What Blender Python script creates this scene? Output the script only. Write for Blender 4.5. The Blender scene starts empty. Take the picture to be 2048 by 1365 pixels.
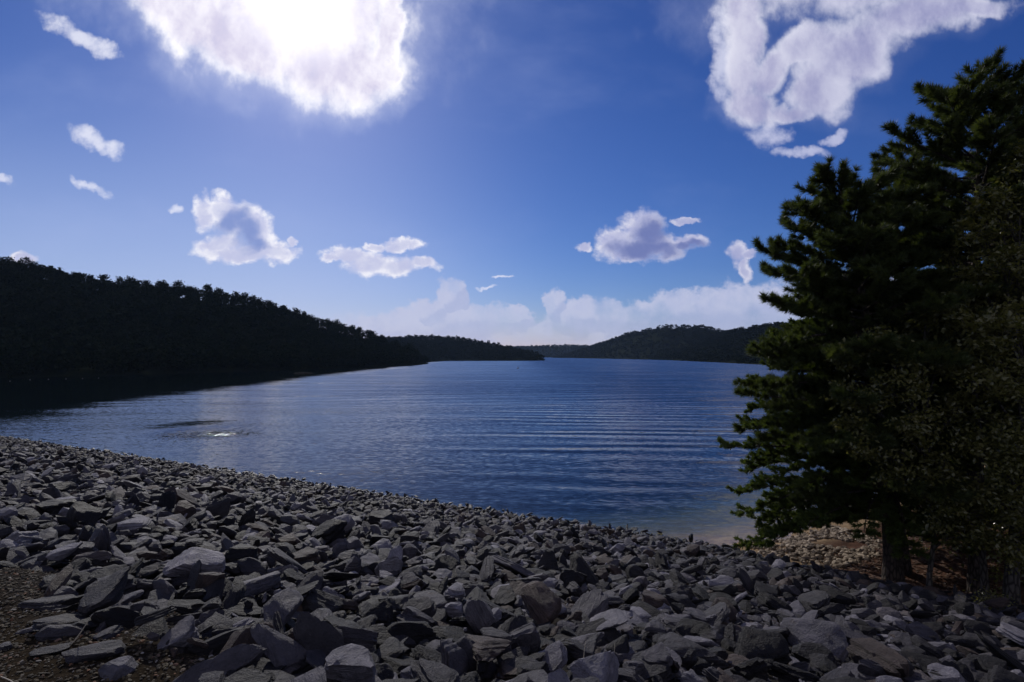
import bpy, math, random
import numpy as np
from mathutils import Vector, Matrix, noise as mnoise

random.seed(11)
RNG = np.random.default_rng(11)
R = math.radians
S = bpy.context.scene
COL = S.collection

# ------------------------------------------------------------------ helpers
def link(o):
    COL.objects.link(o)
    return o

def mesh_np(name, verts, faces, smooth=False):
    """verts (n,3); faces: (m,k) array or list of such arrays"""
    if not isinstance(faces, list):
        faces = [faces]
    faces = [np.asarray(f, dtype=np.int32) for f in faces if len(f)]
    me = bpy.data.meshes.new(name)
    verts = np.ascontiguousarray(verts, dtype=np.float32)
    me.vertices.add(len(verts))
    me.vertices.foreach_set('co', verts.ravel())
    nl = sum(f.size for f in faces)
    npoly = sum(len(f) for f in faces)
    me.loops.add(nl)
    me.polygons.add(npoly)
    me.loops.foreach_set('vertex_index', np.concatenate([f.ravel() for f in faces]))
    tot = np.concatenate([np.full(len(f), f.shape[1], dtype=np.int32) for f in faces])
    st = np.concatenate([[0], np.cumsum(tot)[:-1]]).astype(np.int32)
    me.polygons.foreach_set('loop_start', st)
    me.polygons.foreach_set('loop_total', tot)
    me.polygons.foreach_set('use_smooth', np.full(npoly, smooth, dtype=bool))
    me.update(calc_edges=True)
    me.validate()
    return me

def obj(name, me, mat, parent=None):
    o = bpy.data.objects.new(name, me)
    if mat is not None and not me.materials:
        me.materials.append(mat)
    link(o)
    if parent is not None:
        o.parent = parent
    return o

def tag(o, label=None, cat=None, group=None, kind=None):
    if label: o['label'] = label
    if cat: o['category'] = cat
    if group: o['group'] = group
    if kind: o['kind'] = kind
    return o

def empty(name, loc, rz=0.0):
    o = bpy.data.objects.new(name, None)
    o.location = loc
    o.rotation_euler = (0, 0, rz)
    o.empty_display_size = 0.2
    return link(o)

class MB:
    """collects verts / faces of mixed shapes for ONE mesh"""
    def __init__(self):
        self.v = []; self.f = {}; self.n = 0
    def add(self, v, f):
        v = np.asarray(v, dtype=np.float64); f = np.asarray(f, dtype=np.int64)
        if len(v) == 0 or len(f) == 0: return
        self.v.append(v)
        self.f.setdefault(f.shape[1], []).append(f + self.n)
        self.n += len(v)
    def mesh(self, name, smooth=False):
        return mesh_np(name, np.concatenate(self.v), [np.concatenate(x) for x in self.f.values()], smooth)
    def tube(self, pts, radii, seg=8, cap=True):
        pts = np.asarray(pts, dtype=np.float64); n = len(pts)
        tang = np.gradient(pts, axis=0)
        tang /= np.linalg.norm(tang, axis=1)[:, None] + 1e-9
        ref = np.array([0.31, 0.17, 0.93]) if abs(tang[0][2]) < 0.9 else np.array([1.0, 0.1, 0.0])
        a = np.linspace(0, 2*np.pi, seg, endpoint=False)
        vs = []
        for i in range(n):
            x = np.cross(tang[i], ref); x /= np.linalg.norm(x) + 1e-9
            y = np.cross(tang[i], x)
            vs.append(pts[i] + radii[i]*(np.cos(a)[:, None]*x + np.sin(a)[:, None]*y))
        v = np.concatenate(vs)
        f = []
        for i in range(n-1):
            for k in range(seg):
                f.append((i*seg+k, i*seg+(k+1) % seg, (i+1)*seg+(k+1) % seg, (i+1)*seg+k))
        self.add(v, f)
        if cap:
            for base, ring in ((pts[0], vs[0]), (pts[-1], vs[-1])):
                self.add(np.vstack([ring, base]), [(k, (k+1) % seg, seg) for k in range(seg)])
    def box(self, c, s, rz=0.0):
        c = np.asarray(c, float); s = np.asarray(s, float)/2
        v = np.array([(x, y, z) for z in (-1, 1) for y in (-1, 1) for x in (-1, 1)], float)*s
        ca, sa = math.cos(rz), math.sin(rz)
        v = np.stack([v[:, 0]*ca - v[:, 1]*sa, v[:, 0]*sa + v[:, 1]*ca, v[:, 2]], 1) + c
        self.add(v, [(0, 2, 3, 1), (4, 5, 7, 6), (0, 1, 5, 4), (2, 6, 7, 3), (0, 4, 6, 2), (1, 3, 7, 5)])
    def lathe(self, prof, seg=14, origin=(0, 0, 0)):
        a = np.linspace(0, 2*np.pi, seg, endpoint=False)
        v = np.concatenate([np.stack([r*np.cos(a), r*np.sin(a), np.full(seg, z)], 1) for r, z in prof]) + np.asarray(origin)
        f = [(i*seg+k, i*seg+(k+1) % seg, (i+1)*seg+(k+1) % seg, (i+1)*seg+k) for i in range(len(prof)-1) for k in range(seg)]
        self.add(v, f)

def rand_dirs(n, rng=RNG):
    d = rng.normal(size=(n, 3))
    return d/(np.linalg.norm(d, axis=1)[:, None] + 1e-9)

def norm(v):
    return v/(np.linalg.norm(v, axis=-1, keepdims=True) + 1e-9)

# ------------------------------------------------------------------ material helpers
def new_mat(name):
    m = bpy.data.materials.new(name)
    m.use_nodes = True
    nt = m.node_tree
    nt.nodes.clear()
    out = nt.nodes.new('ShaderNodeOutputMaterial')
    return m, nt, out

class NT:
    def __init__(self, nt): self.nt = nt
    def n(self, typ, **kw):
        x = self.nt.nodes.new(typ)
        for k, v in kw.items(): setattr(x, k, v)
        return x
    def set(self, sock, val):
        if hasattr(val, 'links'): self.nt.links.new(val, sock)
        else: sock.default_value = val
    def math(self, op, a, b=None, c=None, clamp=False):
        x = self.n('ShaderNodeMath', operation=op, use_clamp=clamp)
        for i, v in enumerate((a, b, c)):
            if v is not None: self.set(x.inputs[i], v)
        return x.outputs[0]
    def vmath(self, op, a, b=None, out=0):
        x = self.n('ShaderNodeVectorMath', operation=op)
        self.set(x.inputs[0], a)
        if b is not None:
            self.set(x.inputs['Scale'] if op == 'SCALE' else x.inputs[1], b)
        return x.outputs[out]
    def noise(self, vec, scale, detail=4, rough=0.55, out='Fac', dist=0.0, lac=2.0):
        x = self.n('ShaderNodeTexNoise')
        if vec is not None: self.set(x.inputs['Vector'], vec)
        self.set(x.inputs['Scale'], scale); self.set(x.inputs['Detail'], detail)
        self.set(x.inputs['Roughness'], rough); self.set(x.inputs['Distortion'], dist)
        self.set(x.inputs['Lacunarity'], lac)
        return x.outputs[out]
    def ramp(self, fac, stops, interp='LINEAR'):
        x = self.n('ShaderNodeValToRGB')
        x.color_ramp.interpolation = interp
        e = x.color_ramp.elements
        while len(e) > 1: e.remove(e[-1])
        e[0].position, e[0].color = stops[0][0], (*stops[0][1], 1)
        for p, c in stops[1:]:
            y = e.new(p); y.color = (*c, 1)
        self.set(x.inputs[0], fac)
        return x.outputs[0]
    def mix(self, fac, a, b, blend='MIX'):
        x = self.n('ShaderNodeMix', data_type='RGBA', blend_type=blend)
        self.set(x.inputs[0], fac)
        for i, v in ((6, a), (7, b)):
            if isinstance(v, tuple): v = (*v, 1) if len(v) == 3 else v
            self.set(x.inputs[i], v)
        return x.outputs[2]
    def smooth(self, v, lo, hi, a=0.0, b=1.0):
        x = self.n('ShaderNodeMapRange', interpolation_type='SMOOTHSTEP')
        self.set(x.inputs[0], v); self.set(x.inputs[1], lo); self.set(x.inputs[2], hi)
        self.set(x.inputs[3], a); self.set(x.inputs[4], b)
        return x.outputs[0]
    def bump(self, h, strength, dist, normal=None):
        x = self.n('ShaderNodeBump')
        self.set(x.inputs['Strength'], strength); self.set(x.inputs['Distance'], dist); self.set(x.inputs['Height'], h)
        if normal is not None: self.set(x.inputs['Normal'], normal)
        return x.outputs[0]
    def mapping(self, vec, loc=(0, 0, 0), rot=(0, 0, 0), sc=(1, 1, 1), typ='POINT'):
        x = self.n('ShaderNodeMapping', vector_type=typ)
        self.set(x.inputs[0], vec)
        if typ != 'VECTOR': x.inputs[1].default_value = loc
        x.inputs[2].default_value = rot; x.inputs[3].default_value = sc
        return x.outputs[0]

# ------------------------------------------------------------------ frame of the place
# eye 6 m over the lake, looking along +Y; F = focal length in units of the 2048 px wide photo
F = 1138.0
HX, HY = 1024.0, 712.0
EYE = 6.0
def uv(px, py): return ((px-HX)/F, (HY-py)/F)
SUN_DIR = Vector((-0.375, 1.0, 0.640)).normalized()
SUN_EL = math.asin(SUN_DIR.z)
SUN_ROT = math.atan2(SUN_DIR.x, SUN_DIR.y)

# ------------------------------------------------------------------ terrain
def sdist(poly, X, Y, closed=True):
    """signed distance to a polygon, + inside"""
    P = np.asarray(poly, float)
    n = len(P)
    best = np.full(X.shape, 1e18)
    ins = np.zeros(X.shape, bool)
    for i in range(n if closed else n-1):
        a, b = P[i], P[(i+1) % n]
        e = b-a
        wx, wy = X-a[0], Y-a[1]
        t = np.clip((wx*e[0]+wy*e[1])/(e@e), 0, 1)
        d = (wx-t*e[0])**2+(wy-t*e[1])**2
        best = np.minimum(best, d)
        if closed:
            c = ((a[1] <= Y) & (b[1] > Y)) | ((b[1] <= Y) & (a[1] > Y))
            with np.errstate(divide='ignore', invalid='ignore'):
                xi = a[0]+(Y-a[1])*e[0]/(e[1] if e[1] != 0 else 1e-12)
            ins ^= c & (X < xi)
    d = np.sqrt(best)
    return np.where(ins, d, -d) if closed else d

def ridge(pts, X, Y):
    P = np.asarray(pts, float)
    best = np.full(X.shape, 1e18); h = np.zeros(X.shape)
    for i in range(len(P)-1):
        a, b = P[i], P[i+1]
        e = (b-a)[:2]
        t = np.clip(((X-a[0])*e[0]+(Y-a[1])*e[1])/(e@e), 0, 1)
        d = (X-a[0]-t*e[0])**2+(Y-a[1]-t*e[1])**2
        m = d < best
        best = np.where(m, d, best); h = np.where(m, a[2]+t*(b[2]-a[2]), h)
    return np.sqrt(best), h

def rp(px, py, y, tree=7.0):
    """ridge point seen at photo px,py at depth y, under trees of that height"""
    u, v = uv(px, py)
    return (u*y, y, max(EYE+v*y-tree, 1.0))

# shores (x,y) and ridges (x,y,z)
HILL_L = ([(-420, 60), (-230, 92), (-175, 120), (-140, 155), (-124, 172), (-110, 204), (-91, 246), (-74, 330), (-63, 424), (-68, 470), (-160, 560), (-600, 760), (-900, 300)],
          [(-420, 240, 62), rp(-120, 500, 265), rp(0, 508, 282), rp(100, 530, 290), rp(200, 551, 300), rp(300, 560, 312), rp(400, 570, 326), rp(500, 588, 345), rp(560, 607, 358), rp(640, 634, 372), rp(720, 655, 385), rp(800, 680, 400), rp(840, 700, 412)])
HEAD_M = ([(-200, 640), (-98, 683), (-30, 694), (20, 700), (38, 706), (44, 730), (30, 800), (-150, 1100), (-700, 1200), (-500, 800)],
          [rp(780, 674, 840), rp(860, 669, 830), rp(920, 671, 820), rp(985, 681, 800), rp(1030, 692, 770), rp(1065, 703, 740, 5)])
FAR_F = ([(-500, 1900), (100, 1900), (600, 1850), (1500, 2300), (1500, 3300), (-1500, 3300), (-1500, 2200)],
         [(-900, 2500, 60), rp(800, 690, 2300, 12), rp(1000, 689, 2200, 12), rp(1100, 687, 2150, 12), rp(1180, 687, 2150, 12), rp(1300, 684, 2150, 12), rp(1500, 670, 2250, 12)])
SHORE_R = ([(6.3, 17.9), (8.9, 18.7), (12.8, 21.6), (20, 27), (45, 45), (90, 80), (140, 150), (158, 297), (183, 488), (236, 975), (112, 1680), (300, 1850), (2500, 1850), (2500, -600), (20, -600), (13, 0), (11.4, 6), (9.9, 11)],
           [rp(1150, 702, 1620, 5), rp(1200, 686, 1480, 5), rp(1255, 665, 1200, 5), rp(1335, 648, 1000, 4), rp(1400, 649, 960, 4), rp(1455, 663, 900, 4), rp(1490, 657, 760, 4), rp(1530, 650, 700, 4), rp(1620, 640, 560, 4), (300, 400, 45), (330, 200, 32), (300, -100, 22)])
HILLS = [HILL_L, HEAD_M, FAR_F, SHORE_R]

def dam_s(X, Y):
    return 18.6-(0.48*X+0.88*Y)

def hill_h(h, X, Y, cap=2.0):
    shore, rd = h
    sd = sdist(shore, X, Y)
    dr, hr = ridge(rd, X, Y)
    i = np.maximum(sd, 0)
    t = i/(i+dr+1e-6)
    t = t*t*(3-2*t)*0.5+t*0.5
    z = np.maximum(hr*t, np.minimum(i*0.16, cap))
    fall = np.where((Y < 60) & (X > 0), 0.13, 0.55)
    return np.where(sd > 0, z, sd*fall), sd

def ground_h(X, Y):
    X = np.asarray(X, float); Y = np.asarray(Y, float)
    s = dam_s(X, Y)
    z = np.where(s < 16.4, s/4.2, 3.905+(s-16.4)*0.09)
    z = np.minimum(z, 4.15)
    # beyond the crest on the far side the bank falls away again
    z = np.minimum(z, 4.15-(np.maximum(s-26, 0))*0.25)
    z = np.where(X > 60, np.minimum(z, (200-X)*0.05-3), z)
    for h in HILLS:
        hz, _ = hill_h(h, X, Y)
        z = np.maximum(z, hz)
    z = np.maximum(z, -6.5)
    near = np.exp(-((X/60.0)**2+((Y-12)/60.0)**2))
    bumpy = 0.05*np.sin(X*1.7+0.6*np.sin(Y*1.3))*np.sin(Y*1.9+0.8*np.sin(X*0.9))
    far = 1.5*np.sin(X*0.021+1.3*np.sin(Y*0.013))*np.sin(Y*0.019+X*0.006)
    z = z+bumpy*near+np.where(z > 6, far*np.clip((z-6)/10, 0, 1), 0)
    return z

def gz(x, y): return float(ground_h(np.array([x]), np.array([y]))[0])

def hit(px, py, zoff=0.0):
    """the spot of ground seen at photo pixel px,py"""
    u, v = uv(px, py)
    t = np.geomspace(2.0, 3000, 6000)
    g = np.maximum(ground_h(u*t, t)+zoff, 0.0)
    k = np.argmax(EYE+v*t <= g)
    return Vector((u*t[k], t[k], g[k]))

# ================================================================== MATERIALS
def mat_ground():
    m, nt, out = new_mat('ground_soil'); N = NT(nt)
    pos = N.n('ShaderNodeNewGeometry').outputs['Position']
    a = N.n('ShaderNodeAttribute', attribute_name='zone').outputs['Color']
    sep = N.n('ShaderNodeSeparateColor'); N.set(sep.inputs[0], a)
    n1 = N.noise(pos, 3.0, 8, 0.65); n2 = N.noise(pos, 22.0, 6, 0.7); n3 = N.noise(pos, 0.02, 5, 0.6)
    soil = N.ramp(n2, [(0.3, (0.02, 0.018, 0.016)), (0.7, (0.07, 0.062, 0.055))])
    gravel = N.ramp(n2, [(0.3, (0.015, 0.012, 0.009)), (0.6, (0.045, 0.035, 0.024)), (0.75, (0.08, 0.062, 0.045))])
    sand = N.ramp(n1, [(0.25, (0.24, 0.165, 0.095)), (0.75, (0.40, 0.285, 0.175))])
    litter = N.ramp(n1, [(0.3, (0.045, 0.028, 0.02)), (0.55, (0.11, 0.06, 0.042)), (0.75, (0.15, 0.085, 0.06))])
    wood = N.ramp(n3, [(0.3, (0.010, 0.013, 0.009)), (0.7, (0.018, 0.022, 0.013))])
    c = N.mix(sep.outputs[0], soil, sand)
    c = N.mix(sep.outputs[1], c, litter)
    c = N.mix(sep.outputs[2], c, gravel)
    z = N.n('ShaderNodeSeparateXYZ'); N.set(z.inputs[0], pos)
    c = N.mix(N.smooth(z.outputs[1], 60, 120), c, wood)
    p = N.n('ShaderNodeBsdfPrincipled')
    N.set(p.inputs['Base Color'], c); p.inputs['Roughness'].default_value = 0.95
    p.inputs['Specular IOR Level'].default_value = 0.0
    N.set(p.inputs['Normal'], N.bump(N.math('ADD', n1, n2), 0.8, 0.05))
    nt.links.new(p.outputs[0], out.inputs[0])
    return m

def mat_rock(name, rubble):
    m, nt, out = new_mat(name); N = NT(nt)
    if rubble:
        rnd = N.n('ShaderNodeNewGeometry').outputs['Random Per Island']
        vec = N.n('ShaderNodeNewGeometry').outputs['Position']
        k = 4.0
    else:
        rnd = N.n('ShaderNodeAttribute', attribute_type='OBJECT', attribute_name='tone').outputs['Fac']
        off = N.n('ShaderNodeObjectInfo').outputs['Random']
        tc = N.n('ShaderNodeTexCoord').outputs['Object']
        cmb = N.n('ShaderNodeCombineXYZ')
        N.set(cmb.inputs[0], N.math('MULTIPLY', off, 57.0)); N.set(cmb.inputs[1], N.math('MULTIPLY', off, 31.0))
        vec = N.vmath('ADD', tc, cmb.outputs[0])
        k = 1.15
    base = N.ramp(rnd, [(0.0, (0.0094, 0.0086, 0.0107)), (0.25, (0.0213, 0.0195, 0.0235)), (0.5, (0.0463, 0.0431, 0.0521)), (0.74, (0.0872, 0.0815, 0.0984)), (0.86, (0.2083, 0.1989, 0.2329)), (0.90, (0.0551, 0.0416, 0.0399)), (1.0, (0.0698, 0.0506, 0.0447))])
    big = N.noise(vec, k*1.3, 6, 0.6)
    fine = N.noise(vec, k*14, 6, 0.7)
    lay = N.noise(N.mapping(vec, sc=(0.6, 1.0, 6.0), rot=(0.35, 0.2, 0)), k*2.0, 6, 0.65)
    vor = N.n('ShaderNodeTexVoronoi', feature='DISTANCE_TO_EDGE'); N.set(vor.inputs['Vector'], N.vmath('ADD', vec, N.vmath('SCALE', N.noise(vec, k*3, 3, 0.6, out='Color'), 0.5)))
    vor.inputs['Scale'].default_value = k*1.1
    crack = N.smooth(vor.outputs['Distance'], 0.0, 0.035)
    tone = N.ramp(big, [(0.25, (0.55, 0.55, 0.57)), (0.5, (0.95, 0.95, 0.95)), (0.75, (1.35, 1.32, 1.3))])
    c = N.mix(1.0, base, tone, 'MULTIPLY')
    c = N.mix(0.75, c, N.ramp(lay, [(0.3, (0.62, 0.62, 0.64)), (0.62, (1.2, 1.18, 1.16))]), 'MULTIPLY')
    c = N.mix(0.8, c, N.ramp(fine, [(0.3, (0.68, 0.68, 0.68)), (0.7, (1.3, 1.3, 1.3))]), 'MULTIPLY')
    # rusty staining and pale mineral veins
    c = N.mix(N.smooth(N.noise(vec, k*2.1, 5, 0.7), 0.58, 0.74, 0.0, 0.40), c, (0.065, 0.042, 0.028))
    c = N.mix(N.smooth(N.noise(vec, k*5.3, 6, 0.75), 0.64, 0.74, 0.0, 0.40), c, (0.24, 0.225, 0.225))
    p = N.n('ShaderNodeBsdfPrincipled')
    # wet, water-stained stones along the lake
    zz = N.n('ShaderNodeSeparateXYZ'); N.set(zz.inputs[0], N.n('ShaderNodeNewGeometry').outputs['Position'])
    wet = N.smooth(N.math('ADD', zz.outputs[2], N.math('MULTIPLY', big, 0.30)), 0.72, 0.36)
    c = N.mix(N.math('MULTIPLY', wet, 0.65), c, N.mix(1.0, c, (0.42, 0.40, 0.38), 'MULTIPLY'))
    N.set(p.inputs['Base Color'], c)
    N.set(p.inputs['Roughness'], N.math('SUBTRACT', N.math('MULTIPLY_ADD', fine, 0.45, 0.40), N.math('MULTIPLY', wet, 0.25)))
    p.inputs['Specular IOR Level'].default_value = 0.22
    h = N.math('ADD', N.math('MULTIPLY', lay, 1.2), N.math('MULTIPLY', fine, 0.5))
    h = N.math('ADD', h, N.math('MULTIPLY', crack, 0.12))
    h = N.math('ADD', h, big)
    N.set(p.inputs['Normal'], N.bump(h, 0.85, 0.04 if rubble else 0.05))
    nt.links.new(p.outputs[0], out.inputs[0])
    return m

def mat_foliage(name, stops, rough=0.6, spec=0.3, trans=0.25, nscale=1.2, coat=0.0):
    m, nt, out = new_mat(name); N = NT(nt)
    g = N.n('ShaderNodeNewGeometry')
    rnd = g.outputs['Random Per Island']
    n1 = N.noise(g.outputs['Position'], nscale, 4, 0.6)
    f = N.math('ADD', N.math('MULTIPLY', rnd, 0.45), N.math('MULTIPLY', n1, 0.6))
    c = N.ramp(f, stops)
    p = N.n('ShaderNodeBsdfPrincipled')
    N.set(p.inputs['Base Color'], c)
    p.inputs['Roughness'].default_value = rough
    p.inputs['Specular IOR Level'].default_value = spec
    t = N.n('ShaderNodeBsdfTranslucent'); N.set(t.inputs[0], N.mix(1.0, c, (1.15, 1.2, 0.5), 'MULTIPLY'))
    mx = N.n('ShaderNodeMixShader'); mx.inputs[0].default_value = trans
    nt.links.new(p.outputs[0], mx.inputs[1]); nt.links.new(t.outputs[0], mx.inputs[2])
    nt.links.new(mx.outputs[0], out.inputs[0])
    return m

def mat_bark(name, a, b):
    m, nt, out = new_mat(name); N = NT(nt)
    tc = N.n('ShaderNodeTexCoord').outputs['Object']
    v = N.n('ShaderNodeTexVoronoi', feature='DISTANCE_TO_EDGE'); N.set(v.inputs['Vector'], N.mapping(tc, sc=(1, 1, 0.3)))
    v.inputs['Scale'].default_value = 14
    n = N.noise(tc, 9, 6, 0.7)
    c = N.mix(N.smooth(v.outputs['Distance'], 0, 0.25), a, b)
    c = N.mix(0.6, c, N.ramp(n, [(0.3, (0.55, 0.55, 0.55)), (0.7, (1.3, 1.25, 1.2))]), 'MULTIPLY')
    p = N.n('ShaderNodeBsdfPrincipled'); N.set(p.inputs['Base Color'], c); p.inputs['Roughness'].default_value = 0.9
    p.inputs['Specular IOR Level'].default_value = 0.2
    N.set(p.inputs['Normal'], N.bump(N.math('ADD', v.outputs['Distance'], N.math('MULTIPLY', n, 0.4)), 0.9, 0.05))
    nt.links.new(p.outputs[0], out.inputs[0])
    return m

def mat_plain(name, col, rough=0.5, var=0.25, scale=12.0, spec=0.4, trans=0.0):
    m, nt, out = new_mat(name); N = NT(nt)
    tc = N.n('ShaderNodeTexCoord').outputs['Object']
    n = N.noise(tc, scale, 5, 0.65)
    c = N.mix(1.0, col, N.ramp(n, [(0.25, (1-var,)*3), (0.75, (1+var,)*3)]), 'MULTIPLY')
    p = N.n('ShaderNodeBsdfPrincipled'); N.set(p.inputs['Base Color'], c); p.inputs['Roughness'].default_value = rough
    p.inputs['Specular IOR Level'].default_value = spec
    p.inputs['Transmission Weight'].default_value = trans
    N.set(p.inputs['Normal'], N.bump(n, 0.2, 0.01))
    nt.links.new(p.outputs[0], out.inputs[0])
    return m

def mat_stones(name, stops, rough=0.85):
    m, nt, out = new_mat(name); N = NT(nt)
    g = N.n('ShaderNodeNewGeometry')
    c = N.ramp(g.outputs['Random Per Island'], stops, 'LINEAR')
    n = N.noise(g.outputs['Position'], 30, 4, 0.6)
    c = N.mix(0.7, c, N.ramp(n, [(0.3, (0.7, 0.7, 0.7)), (0.7, (1.25, 1.25, 1.25))]), 'MULTIPLY')
    p = N.n('ShaderNodeBsdfPrincipled'); N.set(p.inputs['Base Color'], c); p.inputs['Roughness'].default_value = rough
    p.inputs['Specular IOR Level'].default_value = 0.3
    nt.links.new(p.outputs[0], out.inputs[0])
    return m

def mat_water():
    m, nt, out = new_mat('lake_water'); N = NT(nt)
    pos = N.n('ShaderNodeNewGeometry').outputs['Position']
    sx = N.n('ShaderNodeSeparateXYZ'); N.set(sx.inputs[0], pos)
    X, Y = sx.outputs[0], sx.outputs[1]
    # wind patches: where the ripples are stronger
    patch = N.smooth(N.noise(N.mapping(pos, sc=(0.5, 1.3, 1)), 0.022, 4, 0.6), 0.36, 0.64)
    patch2 = N.smooth(N.noise(N.mapping(pos, sc=(0.35, 1.2, 1), loc=(13, 7, 0)), 0.10, 3, 0.55), 0.35, 0.68)
    rip = N.noise(N.mapping(pos, sc=(0.75, 1.25, 1)), 2.1, 4, 0.55)
    rip2 = N.noise(N.mapping(pos, sc=(0.6, 1.3, 1), rot=(0, 0, 0.15)), 0.42, 3, 0.5)
    amp = N.math('MULTIPLY_ADD', N.math('MULTIPLY', patch, patch2), 0.8, 0.28)
    lee = N.smooth(N.math('ADD', N.math('ADD', X, N.math('MULTIPLY', Y, 0.05)), N.math('MULTIPLY', N.noise(N.mapping(pos, sc=(0.3, 1, 1)), 0.12, 3, 0.6), 14.0)), -52, -29, 0.20, 1.0)     # calm under the near hill
    amp = N.math('MULTIPLY', amp, lee)
    h = N.math('MULTIPLY', N.math('ADD', N.math('MULTIPLY', rip, 0.042), N.math('MULTIPLY', rip2, 0.085)), amp)
    # long swell trains from passing boats, crests across the view
    dx = N.noise(N.mapping(pos, sc=(0.5, 1, 1)), 0.05, 3, 0.5)
    ph = N.math('ADD', N.math('MULTIPLY', N.math('ADD', Y, N.math('MULTIPLY', X, 0.10)), 2*math.pi/2.7), N.math('MULTIPLY', dx, 9.0))
    mask = N.math('MULTIPLY', N.smooth(X, -9.0, 5.0), N.math('MULTIPLY', N.smooth(Y, 20, 27), N.smooth(Y, 100, 55)))
    brk = N.smooth(N.noise(N.mapping(pos, sc=(0.25, 1.1, 1)), 0.16, 2, 0.5), 0.36, 0.6, 0.12, 1.0)
    phb = N.math('ADD', N.math('MULTIPLY', N.math('ADD', Y, N.math('MULTIPLY', X, 0.03)), 2*math.pi/1.9), N.math('MULTIPLY', dx, 13.0))
    both = N.math('ADD', N.math('MULTIPLY', N.math('COSINE', ph), 0.062), N.math('MULTIPLY', N.math('COSINE', phb), 0.030))
    s1 = N.math('MULTIPLY', N.math('MULTIPLY', both, mask), N.math('MULTIPLY', brk, -1.0))
    ph2 = N.math('ADD', N.math('MULTIPLY', N.math('ADD', Y, N.math('MULTIPLY', X, -0.22)), 2*math.pi/5.2), N.math('MULTIPLY', dx, 7.0))
    mask2 = N.math('MULTIPLY', N.smooth(Y, 50, 75), N.smooth(Y, 320, 120))
    s2 = N.math('MULTIPLY', N.math('COSINE', ph2), N.math('MULTIPLY', N.math('MULTIPLY', mask2, N.math('MULTIPLY', lee, brk)), -0.022))
    # upwelling near the left shore
    d = N.n('ShaderNodeVectorMath', operation='LENGTH')
    N.set(d.inputs[0], N.mapping(pos, loc=(-27.2, 48.0, 0), sc=(4.2, 5.6, 1), typ='TEXTURE'))
    bell = N.smooth(d.outputs['Value'], 1.0, 0.0)
    h = N.math('ADD', h, N.math('MULTIPLY', bell, 0.27))
    d2 = N.n('ShaderNodeVectorMath', operation='LENGTH')
    N.set(d2.inputs[0], N.mapping(pos, loc=(-23.4, 43.6, 0), sc=(4.8, 3.6, 1), typ='TEXTURE'))
    boil = N.smooth(d2.outputs['Value'], 1.0, 0.3)
    nb_ = N.bump(h, 1.0, 1.0)
    # fine wind ripples as slopes, so that they keep their strength far off
    mic = N.vmath('SUBTRACT', N.noise(N.mapping(pos, sc=(0.8, 1.2, 1)), 3.4, 2, 0.6, out='Color'), (0.5, 0.5, 0.5))
    calm = N.smooth(N.noise(N.mapping(pos, sc=(0.12, 0.8, 1), loc=(4, 9, 0)), 0.16, 3, 0.55), 0.36, 0.62, 0.55, 1.1)
    mic = N.vmath('SCALE', mic, N.math('ADD', N.math('MULTIPLY', N.math('MULTIPLY', lee, calm), 0.28), N.math('MULTIPLY', boil, 1.15)))
    mic = N.vmath('MULTIPLY', mic, (1, 1, 0))
    sl = N.n('ShaderNodeCombineXYZ'); 
    # wavelets out on the lake lean towards the dam (steep fronts on the shore side)
    lean = N.math('MULTIPLY', N.math('MULTIPLY', N.smooth(Y, 18, 110, -0.034, -0.108), lee), N.math('MULTIPLY_ADD', calm, 0.5, 0.55))
    lean = N.math('ADD', lean, N.smooth(X, 0, 30, 0.0, -0.045))
    N.set(sl.inputs[1], N.math('ADD', N.math('ADD', s1, s2), lean))
    nrm = N.vmath('NORMALIZE', N.vmath('ADD', N.vmath('ADD', nb_, mic), sl.outputs[0]))
    fr = N.n('ShaderNodeFresnel'); fr.inputs[0].default_value = 1.333; N.set(fr.inputs['Normal'], nrm)
    gl = N.n('ShaderNodeBsdfPrincipled'); gl.inputs['Base Color'].default_value = (0.002, 0.005, 0.007, 1)
    gl.inputs['IOR'].default_value = 1.333; gl.inputs['Specular IOR Level'].default_value = 0.5
    N.set(gl.inputs['Roughness'], N.math('MULTIPLY', N.math('MULTIPLY_ADD', calm, 0.03, 0.04), lee)); N.set(gl.inputs['Normal'], nrm)
    tr = N.n('ShaderNodeBsdfTransparent')
    bf = N.n('ShaderNodeNewGeometry').outputs['Backfacing']
    # light coming back up from the bed does not bend here, so no total reflection from below
    N.set(tr.inputs[0], N.math('MAXIMUM', N.math('SUBTRACT', 0.96, fr.outputs[0]), N.math('MULTIPLY', bf, 0.93)))
    mx = N.n('ShaderNodeAddShader')
    nt.links.new(tr.outputs[0], mx.inputs[0]); nt.links.new(gl.outputs[0], mx.inputs[1])
    nt.links.new(mx.outputs[0], out.inputs['Surface'])
    ab = N.n('ShaderNodeVolumeAbsorption'); ab.inputs['Color'].default_value = (0.22, 0.46, 0.36, 1); ab.inputs['Density'].default_value = 0.60
    nt.links.new(ab.outputs[0], out.inputs['Volume'])
    return m

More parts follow.
